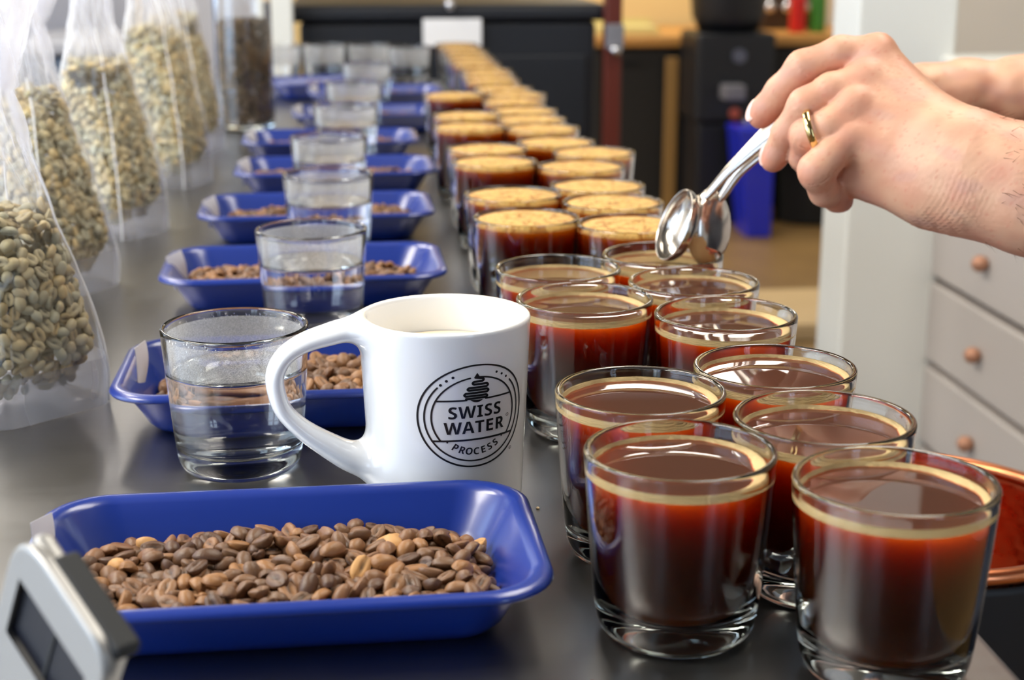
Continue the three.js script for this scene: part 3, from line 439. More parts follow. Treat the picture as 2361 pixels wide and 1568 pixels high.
  text('SWISS', -0.005, -0.09, 158, 'sans-serif', 0, 3); text('WATER', -0.005, 0.215, 158, 'sans-serif', 0, 2);
  const reg = (x, y, r) => { c.lineWidth = 4; c.beginPath(); c.arc(X(x), Y(y), r, 0, 7); c.stroke(); c.font = 'bold ' + r * 1.3 + 'px sans-serif'; c.textAlign = 'center'; c.textBaseline = 'middle'; c.fillText('R', X(x), Y(y) + 1); };
  reg(0.63, 0.10, 14); reg(0.74, 0.80, 14);
  { const word = 'PROCESS'; c.font = 'bold 92px sans-serif'; c.textAlign = 'center'; c.textBaseline = 'middle'; [...word].forEach((ch, i) => { const an = (90 + 32 - i * 64 / 6) * D2R, r = 0.70; c.save(); c.translate(X(r * Math.cos(an)), Y(r * Math.sin(an))); c.rotate(an - Math.PI / 2); c.fillText(ch, 0, 0); c.restore(); }); dot(0.70, 90 + 46, 8); dot(0.70, 90 - 46, 8); }
  const tx = new THREE.CanvasTexture(cv); tx.colorSpace = THREE.SRGBColorSpace;
  const ink = std({ map: tx, transparent: true, roughness: 0.3 });
  // emblem centre: 26 degrees right of the camera, half way up; the mug is turned so its handle points left
  const camA = Math.atan2(0.742, -0.0445), cA = camA - 21.8 * D2R + (Math.PI + 0.16), hw = 0.0318, hh = 0.0280, yc = 0.0576;
  const eg = grid((u, v) => { const y = yc + hh * (2 * v - 1), r = R(y) + 0.00018, an = cA - (2 * u - 1) * hw / 0.042; return [r * Math.cos(an), y, r * Math.sin(an)]; }, 48, 24);
  part('emblem', eg, ink, t, 'round black emblem reading SWISS WATER PROCESS with a ribbed drop');
  const drink = thing('milky_coffee', 'pale milky coffee inside the white mug', 'coffee', [0.0465, 0, -0.742]);
  part('drink', lathe([[0, 0.004 + 0.005], [0.030, 0.0095], [0.0345, 0.03], [R(0.080) - 0.0045, 0.080], [0, 0.080]], 64), std({ color: srgb(206, 174, 130), roughness: 0.3 }), drink); part('milk_foam', lathe([[R(0.080) - 0.0046, 0.0806], [0.030, 0.0813], [0, 0.0815]], 64), std({ color: srgb(240, 226, 200), roughness: 0.6 }), drink);
}
// ---------------------------------------------------------------- clear bags of green coffee
const greenCols = [[178, 164, 126], [166, 154, 118], [188, 172, 130], [152, 144, 114], [182, 160, 112], [170, 164, 134], [160, 142, 100]].map((c) => srgb(...c));
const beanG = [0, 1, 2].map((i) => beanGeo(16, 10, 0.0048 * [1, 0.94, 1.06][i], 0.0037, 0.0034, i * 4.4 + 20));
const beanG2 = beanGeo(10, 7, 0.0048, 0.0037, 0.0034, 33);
const greenMats = greenCols.map((c) => std({ color: c, roughness: 0.55, vertexColors: true }));
const greenInst = std({ color: 0xffffff, roughness: 0.55, vertexColors: true });
const wrinkT = dataTex(512, 512, (u, v) => 0.45 * nB(u * 1.5 % 1, v * 0.5) + 0.35 * nA(u * 0.4, v * 0.15) + 0.2 * nC(u * 0.5, v * 0.1));
const filmR = dataTex(256, 256, (u, v) => lerp(0.19, 0.56, sstep(0.36, 0.62, v)) + 0.16 * (nA(u, v * 0.3) - 0.5));
filmR.wrapT = THREE.ClampToEdgeWrapping;
const filmBag = phy({ color: srgb(250, 250, 252), transmission: 1, thickness: 0, roughness: 1, roughnessMap: filmR, ior: 1.45, bumpMap: wrinkT, bumpScale: 0.002 });
const filmFrost = phy({ color: srgb(240, 240, 244), transmission: 0.97, thickness: 0, roughness: 0.44, ior: 1.45 });
const PROF = [[0, 1], [0.1, 1.01], [0.2, 0.98], [0.45, 0.83], [0.62, 0.64], [0.86, 0.38], [1, 0.27], [1.12, 0.42], [1.35, 0.72], [1.6, 0.9]];
const prof = (t) => { for (let i = 0; i < PROF.length - 1; i++) if (t <= PROF[i + 1][0]) { const [a, p] = PROF[i], [b, q] = PROF[i + 1]; return lerp(p, q, sstep(0, 1, (t - a) / (b - a)) * 0.5 + 0.5 * (t - a) / (b - a)); } return 0.9; };
function bag(spec, i) {
  const { c, rot, hx, hz, neck, fill, top, lab, lean = [0, 0] } = spec, ph = i * 5.3;
  const ring = (u, y, shrink, wr) => { const a = u * 2 * Math.PI, t = y / neck, k = prof(t), e = lerp(0.42, 0.95, sstep(0.1, 0.8, t)), ca = Math.cos(a), sa = Math.sin(a); let x = Math.sign(ca) * Math.pow(Math.abs(ca), e) * hx * k, z = Math.sign(sa) * Math.pow(Math.abs(sa), e) * hz * k;
    const L = Math.hypot(x, z) + 1e-9, pl = sstep(0.5, 1, t), amp = wr * (lerp(0.0012, 0.0035, pl) * noise3(ca * 2.5 + ph, y * 22, sa * 2.5) + pl * 0.0035 * Math.sin(a * 9 + 5 * noise3(ca, y * 12, sa + ph)) * (t > 1 ? 1.8 : 1));
    x *= (1 + amp / L) * shrink; z *= (1 + amp / L) * shrink; const r = rot + (t > 0.7 ? (t - 0.7) * 1.2 : 0) * (wr > 0 ? 1 : 0), X = x * Math.cos(r) - z * Math.sin(r) + lean[0] * y, Z = x * Math.sin(r) + z * Math.cos(r) + lean[1] * y; return [X, y, Z]; };
  const t = thing('green_coffee_bag', lab, 'bag', [c[0], 0, c[1]], 0, 'clear bags of green coffee');
  part('film', grid((u, v) => { const y = v * top; return ring(u, y + 0.0008 + 0.006 * sstep(0.05, 0, v) * 0, 1, 1); }, 160, 90, true), filmBag, t);
  part('gusset_band', grid((u, v) => ring(u, 0.0008 + v * 0.03, 1.004, 1), 120, 8, true), filmFrost, t, 'frosted lower band of the film');
  part('gusset', grid((u, v) => { const p = ring(u, 0.001, 1 - v, 1); return [p[0], 0.001 + 0.016 * Math.sin(v * Math.PI / 2) , p[2]]; }, 80, 12, true), filmBag, t, 'folded bottom gusset of clear film');
  { const s = []; for (let q = 0; q < 4; q++) { const u = 0.125 + 0.25 * q; s.push(new THREE.TubeGeometry(new THREE.CatmullRomCurve3(Array.from({ length: 20 }, (_, k) => V(...ring(u, 0.001 + k / 19 * neck * 0.8, 1.012, 1)))), 40, 0.0007, 6)); } part('edge_seam', merge(s), phy({ color: 0xffffff, transmission: 0.5, thickness: 0, roughness: 0.5 }), t, 'bright heat sealed edges'); }
  // beans: a skin of beans just inside the film, then the mound on top
  const pts = [], cell = 0.0062, Gm = new Map(), ky = (p) => [0, 1, 2].map((k) => Math.floor(p[k] / cell));
  const add = (p, n, dmin) => { const k = ky(p); for (let x = -1; x <= 1; x++) for (let y = -1; y <= 1; y++) for (let z = -1; z <= 1; z++) for (const o of Gm.get((k[0] + x) + ',' + (k[1] + y) + ',' + (k[2] + z)) ?? []) if (Math.hypot(o[0] - p[0], o[1] - p[1], o[2] - p[2]) < dmin) return; const key = k.join(','); if (!Gm.has(key)) Gm.set(key, []); Gm.get(key).push(p); pts.push([p, n]); };
  const inner = (u, y, s) => { const b = sstep(0.01, 0.045, y), p = ring(u, y, s * lerp(0.62, 0.955, b), 0); return p; };
  const big = i < 2;
  for (const [s, tries, dm] of [[0.93, big ? 26000 : 16000, 0.0058], [0.82, big ? 9000 : 5000, 0.0062]]) for (let k = 0; k < tries; k++) { const u = rnd(), y = 0.016 + rnd() * (fill - 0.016), p = inner(u, y, s); if (y > fill - 0.02 + 0.02 * noise3(p[0] * 30 + ph, 0, p[2] * 30)) continue; const q = inner(u + 0.002, y, s), w = inner(u, y + 0.001, s), n = V(q[0] - p[0], q[1] - p[1], q[2] - p[2]).cross(V(w[0] - p[0], w[1] - p[1], w[2] - p[2])).normalize(); add(p, n, dm); }
  for (let k = 0; k < 5000; k++) { const u = rnd(), s = Math.sqrt(rnd()) * 0.92, y = fill - 0.014 + 0.006 * (1 - s) + 0.008 * noise3(u * 6 + ph, s * 3, 1), p = inner(u, y, s); add(p, V(0, 1, 0), 0.0058); }
  const mats = pts.map(([p, n]) => { const nn = n.clone(); if (nn.dot(V(p[0], 0, p[2])) < 0 && Math.abs(nn.y) < 0.9) nn.negate(); const face = rnd() < 0.5 ? 1 : -1, q = new THREE.Quaternion().setFromUnitVectors(V(0, 1, 0), nn.clone().multiplyScalar(face)); q.multiply(new THREE.Quaternion().setFromAxisAngle(V(0, 1, 0), rnd() * 6.2832)); q.multiply(new THREE.Quaternion().setFromEuler(new THREE.Euler(gauss() * 0.3, 0, gauss() * 0.3))); const s = rr(0.88, 1.1); return new THREE.Matrix4().compose(V(p[0] + c[0], p[1], p[2] + c[1]), q, V(s, s, s)); });
  let rest = mats.map((_, k) => k);
  if (i === 0) { // the 300 that show largest face the camera
    const score = (k) => { const [p, n] = pts[k], P = V(p[0] + c[0], p[1], p[2] + c[1]), to = camera.position.clone().sub(P), nn = n.clone(); if (nn.dot(V(p[0], 0, p[2])) < 0 && Math.abs(nn.y) < 0.9) nn.negate(); const v = P.clone().sub(camera.position), sx = v.dot(V(0.9941, 0, 0.1083)) / v.dot(V(0.1046, -0.2617, -0.9595)); const depthIn = Math.hypot(p[0], p[2]); return nn.dot(to.normalize()) + depthIn * 8 - (sx < -0.34 ? 3 : 0); };
    const sc = rest.map(score), order = [...rest].sort((a, b) => sc[b] - sc[a]), solo = new Set(order.slice(0, 300)), P = [];
    for (const k of solo) { const v = k % 3; let m; if (P[v]) m = copy(P[v]); else m = P[v] = one('green_bean', beanG[v], greenMats[0], 'pale green raw coffee bean against the film of the nearest clear bag', 'coffee bean', 'green beans in the nearest clear bag'); m.material = greenMats[k % 7]; mats[k].decompose(m.position, m.quaternion, m.scale); }
    rest = rest.filter((k) => !solo.has(k));
  }
  const im = new THREE.InstancedMesh(big ? beanG[0] : beanG2, greenInst, rest.length); im.name = numbered('green_beans');
  rest.forEach((k, n) => { im.setMatrixAt(n, mats[k]); im.setColorAt(n, greenCols[k % 7].clone().multiplyScalar(rr(0.8, 1.08) * (i ? 1.25 : 1))); });
  tag(im, ['deeper pale green coffee beans behind the front layer in the nearest clear bag', 'pale green coffee beans filling the second clear bag', 'pale green coffee beans filling the third clear bag', 'pale green coffee beans filling the fourth clear bag', 'pale green coffee beans filling the farthest clear bag'][i], 'coffee beans', null, 'stuff'); scene.add(im);
}
[
  { c: [-0.212, -0.937], rot: 0.82, hx: 0.050, hz: 0.047, neck: 0.195, fill: 0.128, top: 0.30, lab: 'nearest clear plastic bag of green coffee beans at the left edge, with gathered neck' },
  { c: [-0.252, -1.262], rot: 0.62, hx: 0.052, hz: 0.044, neck: 0.215, fill: 0.168, top: 0.31, lab: 'second clear bag of green coffee beans, behind the nearest bag' },
  { c: [-0.236, -1.50], rot: 0.5, hx: 0.052, hz: 0.043, neck: 0.245, fill: 0.172, top: 0.31, lab: 'third clear bag of green coffee beans in the row at the left' },
  { c: [-0.216, -1.79], rot: 0.35, hx: 0.053, hz: 0.043, neck: 0.265, fill: 0.185, top: 0.31, lab: 'fourth clear bag of green coffee beans in the row at the left' },
  { c: [-0.220, -2.05], rot: 0.3, hx: 0.053, hz: 0.043, neck: 0.265, fill: 0.185, top: 0.31, lab: 'farthest clear bag of green coffee beans, before the glass jar' },
].forEach(bag);
{ // glass jar of brown beans
  const t = thing('glass_jar', 'tall glass jar of brown beans behind the row of clear bags', 'jar', [-0.146, 0, -2.285]);
  part('glass', lathe([[0, 0.001], [0.036, 0.0], [0.0405, 0.003], [0.042, 0.008], [0.042, 0.05], [0.0428, 0.054], [0.0428, 0.059], [0.042, 0.063], [0.042, 0.185], [0.040, 0.2], [0.0355, 0.208], [0.0355, 0.222], [0.0335, 0.222], [0.0335, 0.207], [0.0378, 0.198], [0.0395, 0.184], [0.0395, 0.012], [0.036, 0.008], [0, 0.0075]], 72), glassMat, t);
  part('lid', lathe([[0.0, 0.236], [0.034, 0.236], [0.0375, 0.233], [0.0375, 0.216], [0.0362, 0.216]], 48), bMat.silver, t);
  const L = [], cols = [[112, 92, 66], [96, 78, 58], [130, 106, 74], [86, 74, 60]].map((q) => srgb(...q));
  for (let k = 0; k < 2600; k++) { const s = k < 1900 ? 0.0352 : Math.sqrt(rnd()) * 0.034, a = rnd() * 6.2832, y = k < 1900 ? rr(0.012, 0.152) : rr(0.148, 0.158); L.push(new THREE.Matrix4().compose(V(-0.146 + s * Math.cos(a), y, -2.285 + s * Math.sin(a)), new THREE.Quaternion().setFromEuler(new THREE.Euler(rnd() * 6, rnd() * 6, rnd() * 6)), V(0.85, 0.85, 0.85))); }
  const im = new THREE.InstancedMesh(beanG2, greenInst, L.length); im.name = numbered('brown_beans'); L.forEach((m, n) => { im.setMatrixAt(n, m); im.setColorAt(n, cols[n % 4]); });
  tag(im, 'brown beans filling the tall glass jar', 'coffee beans', null, 'stuff'); scene.add(im);
}
{ // handheld meter in the near left corner, leaning back on its foot
  // axes seen from where the picture was taken: towards it, to its right, and up
  const bk = camera.position.clone().sub(V(-0.1030, 0.1075, -0.4495)).normalize(), rt = V(0, 1, 0).cross(bk).normalize(), up = bk.clone().cross(rt), dir = (a, b, c) => V(0, 0, 0).addScaledVector(rt, a).addScaledVector(up, b).addScaledVector(bk, c).normalize();
  const e1 = dir(105, -205, 150), n = dir(-51615, -9315, 23400); const e2 = V(0, 0, 0).crossVectors(n, e1).normalize(); if (e2.y > 0) e2.negate(); const nn = V(0, 0, 0).crossVectors(e2, e1).normalize();
  const t = thing('handheld_meter', 'blurred grey handheld meter with a dark screen in the near left corner', 'meter', [-0.1025, 0.1080, -0.4495]);
  const basis = new THREE.Matrix4().makeBasis(e1, e2.clone().negate(), n.dot(V(0, 0, 0).crossVectors(e1, e2.clone().negate())) > 0 ? n : n.clone().negate());
  t.quaternion.setFromRotationMatrix(basis);
  const shell = std({ color: srgb(158, 157, 155), roughness: 0.34, metalness: 0.4 }), rubber = std({ color: srgb(34, 36, 38), roughness: 0.7 }), screen = phy({ color: srgb(20, 22, 32), roughness: 0.4, specularIntensity: 0.5 });
  const W = 0.054, L = 0.098, D = 0.007, zs = n.dot(V(0, 0, 0).crossVectors(e1, e2.clone().negate())) > 0 ? 1 : -1;
  const fr = (() => { const s = new THREE.Shape(), r = 0.010, R0 = 0.017; s.moveTo(R0, 0); s.lineTo(W - r, 0); s.quadraticCurveTo(W, 0, W, -r); s.lineTo(W, -L + r); s.quadraticCurveTo(W, -L, W - r, -L); s.lineTo(r, -L); s.quadraticCurveTo(0, -L, 0, -L + r); s.lineTo(0, -R0); s.quadraticCurveTo(0, 0, R0, 0);
    const h = new THREE.Path(), i = 0.006; h.moveTo(i, -0.015); h.lineTo(W - i, -0.015); h.lineTo(W - i, -0.041); h.lineTo(i, -0.041); h.closePath(); s.holes.push(h); return new THREE.ExtrudeGeometry(s, { depth: 0.0015, bevelEnabled: true, bevelSize: 0.0018, bevelThickness: 0.0016, bevelSegments: 4, curveSegments: 10 }).translate(0, 0, zs > 0 ? -0.0015 : 0); })();
  part('bezel', fr, shell, t); part('screen', box(W - 0.008, 0.029, 0.002, W / 2, -0.028, -zs * 0.002, 0.0006), screen, t, 'dark glossy screen'); part('screen_divider', box(0.0012, 0.026, 0.0012, W * 0.5, -0.028, -zs * 0.0009), rubber, t);
  part('back_case', box(W - 0.002, L - 0.002, D, W / 2, -L / 2, -zs * (0.0022 + D / 2), 0.003), shell, t, 'silver grey back shell'); part('rubber_pad', box(W * 0.74, 0.006, D + 0.002, W * 0.63, -0.0005, -zs * (0.0030 + D / 2), 0.002), rubber, t, 'black rubber pad along the upper edge'); part('rest_leg', box(W * 0.6, 0.004, 0.03, W / 2, -L + 0.003, -zs * 0.02, 0.0015), rubber, t);
  part('button', box(0.02, 0.012, 0.004, W / 2, -0.079, zs * 0.003, 0.0018), rubber, t); 
  part('grip_band', box(W + 0.006, 0.02, D * 0.7, W / 2, -L * 0.72, -zs * (0.0032 + D / 2), 0.002), shell, t);
}
for (let i = 0; i < 14; i++) { // crumbs on the steel
  const S = [[0.11, -0.505], [0.135, -0.512], [0.17, -0.487], [0.156, -0.5], [0.085, -0.72], [0.092, -0.722], [0.09, -0.535], [0.182, -0.478], [0.1, -0.49], [0.245, -0.55], [0.028, -0.715], [0.02, -0.70], [-0.004, -0.705], [0.2, -0.46]][i];
  const m = one('crumb', new THREE.IcosahedronGeometry(0.0011, 1).scale(1, 0.6, 0.8), std({ color: i === 4 || i === 5 ? srgb(226, 200, 160) : srgb(150, 88, 44), roughness: 0.8 }), 'tiny crumb of coffee lying on the steel table top', 'crumb', 'coffee crumbs on the steel'); m.position.set(S[0], 0.0006, S[1]); m.rotation.y = i;
}
// ---------------------------------------------------------------- the person's hands and arms, spoons
{
  const C = {
  palm: [[[0.3245,0.2144,-0.9141,0.0090], [0.3588,0.1664,-0.8712,0.0155]], [[0.3139,0.1995,-0.9060,0.0090], [0.3578,0.1587,-0.8640,0.0170]], [[0.3050,0.1847,-0.8977,0.0095], [0.3575,0.1480,-0.8611,0.0180]], [[0.2999,0.1650,-0.8887,0.0102], [0.3560,0.1398,-0.8591,0.0185]], [[0.3097,0.1411,-0.8957,0.0130], [0.3432,0.1333,-0.8712,0.0172]], [[0.3359,0.1684,-0.9160,0.0189], [0.3597,0.1505,-0.8876,0.0206]]],
  arm: [[[0.3562,0.1626,-0.8674,0.0165], [0.3703,0.1588,-0.8544,0.0204], [0.3907,0.1535,-0.8402,0.0227], [0.4244,0.1454,-0.8219,0.0241], [0.4938,0.1302,-0.7685,0.0284]], [[0.3529,0.1390,-0.8613,0.0206], [0.3696,0.1337,-0.8476,0.0204], [0.3900,0.1291,-0.8337,0.0232], [0.4236,0.1191,-0.8148,0.0256], [0.4930,0.1028,-0.7611,0.0308]]],
  index: [[[0.3245,0.2139,-0.9140,0.0096], [0.3028,0.2125,-0.9201,0.0104], [0.2817,0.2039,-0.9243,0.0104], [0.2703,0.1884,-0.9317,0.0095], [0.2636,0.1776,-0.9378,0.0085], [0.2610,0.1723,-0.9408,0.0080]]],
  middle: [[[0.3135,0.1980,-0.9046,0.0100], [0.2944,0.1919,-0.9050,0.0103], [0.2785,0.1828,-0.9063,0.0103], [0.2707,0.1646,-0.9147,0.0091], [0.2671,0.1518,-0.9221,0.0081], [0.2651,0.1469,-0.9241,0.0076]]],
  ring: [[[0.3041,0.1837,-0.8934,0.0097], [0.2878,0.1717,-0.8908,0.0094], [0.2790,0.1654,-0.8995,0.0098], [0.2810,0.1504,-0.9118,0.0086], [0.2919,0.1369,-0.9226,0.0074], [0.2993,0.1321,-0.9257,0.0069]]],
  pinky: [[[0.2987,0.1642,-0.8866,0.0099], [0.2879,0.1549,-0.8831,0.0099], [0.2799,0.1464,-0.8817,0.0104], [0.2883,0.1322,-0.8904,0.0085], [0.2993,0.1255,-0.8999,0.0072], [0.3046,0.1236,-0.9040,0.0067]]],
  thumb: [[[0.3584,0.1654,-0.9158,0.0157], [0.3392,0.1710,-0.9580,0.0113], [0.3122,0.1696,-0.9731,0.0091], [0.2873,0.1616,-0.9715,0.0080], [0.2796,0.1596,-0.9697,0.0068]]],
  arm2: [[[0.4153,0.1681,-1.0740,0.0196], [0.4448,0.1732,-1.0669,0.0207], [0.4844,0.1736,-1.0523,0.0237], [0.5360,0.1757,-1.0264,0.0263], [0.6094,0.1798,-0.9674,0.0320]]],
  fist2: [[[0.4154,0.1712,-1.0748,0.0189], [0.3849,0.1697,-1.0621,0.0205], [0.3592,0.1686,-1.0333,0.0151]]],
  };
  const chainD = (ch, x, y, z, k) => { let m = 1; for (let i = 0; i < ch.length - 1; i++) { const a = ch[i], b = ch[i + 1], dx = b[0] - a[0], dy = b[1] - a[1], dz = b[2] - a[2], px = x - a[0], py = y - a[1], pz = z - a[2], t = clamp((px * dx + py * dy + pz * dz) / (dx * dx + dy * dy + dz * dz), 0, 1), u = px - dx * t, v = py - dy * t, w = pz - dz * t, d = Math.sqrt(u * u + v * v + w * w) - lerp(a[3], b[3], t); m = i ? smin(m, d, k) : d; } return m; };
  const bb = (chs, pad) => { const lo = [9, 9, 9], hi = [-9, -9, -9]; for (const ch of chs) for (const p of ch) for (let k = 0; k < 3; k++) { lo[k] = Math.min(lo[k], p[k] - p[3] - pad); hi[k] = Math.max(hi[k], p[k] + p[3] + pad); } return [lo, hi]; };
  const far = (b, x, y, z) => { const dx = Math.max(b[0][0] - x, 0, x - b[1][0]), dy = Math.max(b[0][1] - y, 0, y - b[1][1]), dz = Math.max(b[0][2] - z, 0, z - b[1][2]); return Math.hypot(dx, dy, dz); };
  const F = ['index', 'middle', 'ring', 'pinky', 'thumb'].map((n) => ({ n, ch: C[n][0], b: bb(C[n], 0.004) })), bodyB = bb([...C.palm, ...C.arm], 0.008);
  const bumps = [['index', 0.0035], ['middle', 0.0035], ['ring', 0.003], ['pinky', 0.003]].map(([n, h]) => [C[n][0][0], h]);
  const crease = [];                                               // finger creases at the knuckles
  for (const n of ['index', 'middle', 'ring', 'pinky']) for (const j of [2, 3]) { const p = C[n][0][j], q = C[n][0][j + 1], d = V(q[0] - p[0], q[1] - p[1], q[2] - p[2]).normalize(); crease.push([p, d, j === 2 ? 0.0005 : 0.0003]); }
  const hand = (x, y, z) => {
    let d = 1; const fb = far(bodyB, x, y, z);
    if (fb < 0.02) { for (const ch of C.palm) d = d === 1 ? chainD(ch, x, y, z, 0.01) : smin(d, chainD(ch, x, y, z, 0.01), 0.014); for (const ch of C.arm) d = smin(d, chainD(ch, x, y, z, 0.012), 0.022); } else d = fb;
    let fm = 0.9;
    for (const f of F) { const fd0 = far(f.b, x, y, z); let fd = fd0 > 0.012 ? fd0 : chainD(f.ch, x, y, z, 0.0045); if (fd < 0.012 && f.n !== 'thumb') for (const [p, dr, h] of crease) if (p === f.ch[2] || p === f.ch[3]) { const s = (x - p[0]) * dr.x + (y - p[1]) * dr.y + (z - p[2]) * dr.z; if (Math.abs(s) < 0.006) fd += h * Math.max(0, Math.cos(s * 2600)) * Math.exp(-s * s / 6e-6) ; } fm = smin(fm, fd, 0.0012); }
    if (fm < 0.03) d = smin(d, fm, 0.0055);
    if (d < 0.01) { for (const [p, h] of bumps) { const q = (x - p[0]) ** 2 + (y - p[1] - 0.005) ** 2 + (z - p[2] - 0.007) ** 2; d -= h * Math.exp(-q / 1.1e-4) * 0.75; }
      for (const ch of C.palm.slice(0, 4)) { const a = ch[0], b = ch[1], dx = b[0] - a[0], dy = b[1] - a[1], dz = b[2] - a[2], px = x - a[0], py = y - a[1] - 0.006, pz = z - a[2] - 0.009, t = clamp((px * dx + py * dy + pz * dz) / (dx * dx + dy * dy + dz * dz), 0.05, 0.8), q = (px - dx * t) ** 2 + (py - dy * t) ** 2 + (pz - dz * t) ** 2; d -= 0.0008 * Math.exp(-q / 3.0e-5) * (1 - t); }
      d += 0.00010 * noise3(x * 300, y * 300, z * 300) + 0.00030 * noise3(x * 45, y * 45, z * 45); // skin relief
      const w = Math.exp(-(((x - 0.352) * 0.9 - (y - 0.15) * 0.25) ** 2) / 1.3e-4) * sstep(0.165, 0.13, y); d += w * 0.00022 * Math.sin((x * 0.93 - y * 0.25) * 2600); // wrist folds
    }
    return d;
  };
  const lin = (r, g, b) => srgb(r, g, b).toArray();
  const base = lin(211, 153, 124), red = lin(203, 120, 96), pale = lin(222, 174, 140), blueish = lin(190, 146, 134);
  const mixc = (a, b, t) => [0, 1, 2].map((k) => lerp(a[k], b[k], t));
  const skinCol = (x, y, z) => { let c = mixc(base, pale, clamp(0.4 + 0.5 * noise3(x * 40, y * 40, z * 40), 0, 1)); for (const n of ['index', 'middle', 'ring', 'pinky']) { const ch = C[n][0]; for (const [j, s, a] of [[0, 2.2e-4, 0.35], [2, 1.2e-4, 0.45], [5, 1.6e-4, 0.75]]) { const p = ch[j], q = (x - p[0]) ** 2 + (y - p[1]) ** 2 + (z - p[2]) ** 2; c = mixc(c, red, a * Math.exp(-q / s)); } }
    c = mixc(c, red, 0.22 * clamp(noise3(x * 50 + 9, y * 70, z * 70), 0, 1)); c = mixc(c, blueish, 0.3 * sstep(0.3, 0.7, noise3(x * 28 + 3, y * 60, z * 28))); const f = noise3(x * 700, y * 700, z * 700); if (f > 0.78) c = mixc(c, red, 0.4); return c; };
  const g1 = surfaceNets(hand, [0.236, 0.075, -0.990], [0.54, 0.236, -0.72], 0.0019, skinCol);
  const B2 = bb([...C.arm2, ...C.fist2], 0.006);
  const arm2 = (x, y, z) => { let d = chainD(C.arm2[0], x, y, z, 0.012); d = smin(d, chainD(C.fist2[0], x, y, z, 0.012), 0.014); for (let k = 0; k < 4; k++) { const a = [0.366 - 0.002 * k, 0.188 - 0.015 * k, -1.035, 0.0092], b = [0.348, 0.182 - 0.015 * k, -1.018, 0.009], e = [0.352, 0.176 - 0.014 * k, -1.002, 0.008]; d = smin(d, chainD([a, b, e], x, y, z, 0.004), 0.004); } return d + 0.0006 * noise3(x * 55, y * 55, z * 55); };
  const g2 = surfaceNets(arm2, [0.325, 0.11, -1.11], [0.62, 0.235, -0.93], 0.0032, skinCol);
  // the rest of the standing figure, to the right of the frame: facing the table, arms reaching over it
  const lim = (p) => p.length;
  const BODY = { legL: [[0.70, -0.04, -0.815, 0.085], [0.695, -0.44, -0.80, 0.058], [0.72, -0.80, -0.795, 0.042], [0.71, -0.868, -0.795, 0.032]], legR: [[0.70, -0.04, -0.985, 0.085], [0.695, -0.44, -1.0, 0.058], [0.72, -0.80, -1.005, 0.042], [0.71, -0.868, -1.005, 0.032]],
    armL: [[0.425, 0.145, -0.822, 0.024], [0.505, 0.118, -0.772, 0.034], [0.585, 0.098, -0.725, 0.043], [0.63, 0.24, -0.705, 0.048], [0.665, 0.40, -0.715, 0.055]], armR: [[0.50, 0.1745, -1.047, 0.024], [0.57, 0.172, -1.035, 0.034], [0.64, 0.158, -1.06, 0.043], [0.665, 0.27, -1.085, 0.048], [0.685, 0.40, -1.085, 0.055]],
    neck: [[0.672, 0.42, -0.9, 0.055], [0.655, 0.545, -0.9, 0.052]] };
  const ell = (x, y, z, c, r) => { const q = Math.hypot((x - c[0]) / r[0], (y - c[1]) / r[1], (z - c[2]) / r[2]); return (q - 1) * Math.min(...r); };
  const torso = (x, y, z) => { let d = ell(x, y, z, [0.70, -0.03, -0.9], [0.105, 0.15, 0.165]); d = smin(d, ell(x, y, z, [0.695, 0.14, -0.9], [0.10, 0.17, 0.15]), 0.08); d = smin(d, ell(x, y, z, [0.685, 0.32, -0.9], [0.115, 0.16, 0.18]), 0.08); return smin(d, ell(x, y, z, [0.68, 0.41, -0.9], [0.065, 0.045, 0.20]), 0.05); };
  const limb = (n, x, y, z) => chainD(BODY[n], x, y, z, 0.03);
  const head = (x, y, z) => { let d = ell(x, y, z, [0.655, 0.665, -0.9], [0.098, 0.118, 0.077]); d = smin(d, ell(x, y, z, [0.615, 0.602, -0.9], [0.052, 0.045, 0.045]), 0.03); d = smin(d, chainD([[0.566, 0.668, -0.9, 0.008], [0.548, 0.632, -0.9, 0.013]], x, y, z, 0.01), 0.014); for (const s of [-1, 1]) { d = smax(d, -ell(x, y, z, [0.558, 0.675, -0.9 + s * 0.032], [0.016, 0.012, 0.017]), 0.012); d = smin(d, ell(x, y, z, [0.665, 0.650, -0.9 + s * 0.079], [0.018, 0.032, 0.008]), 0.008); } d = smin(d, ell(x, y, z, [0.573, 0.598, -0.9], [0.010, 0.006, 0.024]), 0.006); return d; };
  const figure = (x, y, z) => { let d = torso(x, y, z); for (const n of ['legL', 'legR']) d = smin(d, limb(n, x, y, z), 0.035); for (const n of ['armL', 'armR']) d = smin(d, limb(n, x, y, z), 0.03); d = smin(d, limb('neck', x, y, z), 0.03); return smin(d, head(x, y, z), 0.02); };
  const fig = surfaceNets(figure, [0.39, -0.9, -1.16], [0.83, 0.80, -0.64], 0.0095, (x, y, z) => mixc(base, red, 0.2));
  const both = mergeGeometries([g1, g2, fig]);
  const cloth = (m, parent, name, label, f, lo, hi) => part(name, surfaceNets(f, lo, hi, 0.0105), m, parent, label);
  const skin = phy({ color: 0xffffff, vertexColors: true, roughness: 0.5, sheen: 0.15, sheenRoughness: 0.5, sheenColor: new THREE.Color(1, 0.8, 0.7), clearcoat: 0.06, clearcoatRoughness: 0.5 });
  const t = thing('person', 'bare forearms and hand with a gold ring, holding two spoons over the tumblers', 'person');
  part('body', both, skin, t);
  const fold = (x, y, z) => 0.0035 * noise3(x * 14, y * 9, z * 14);
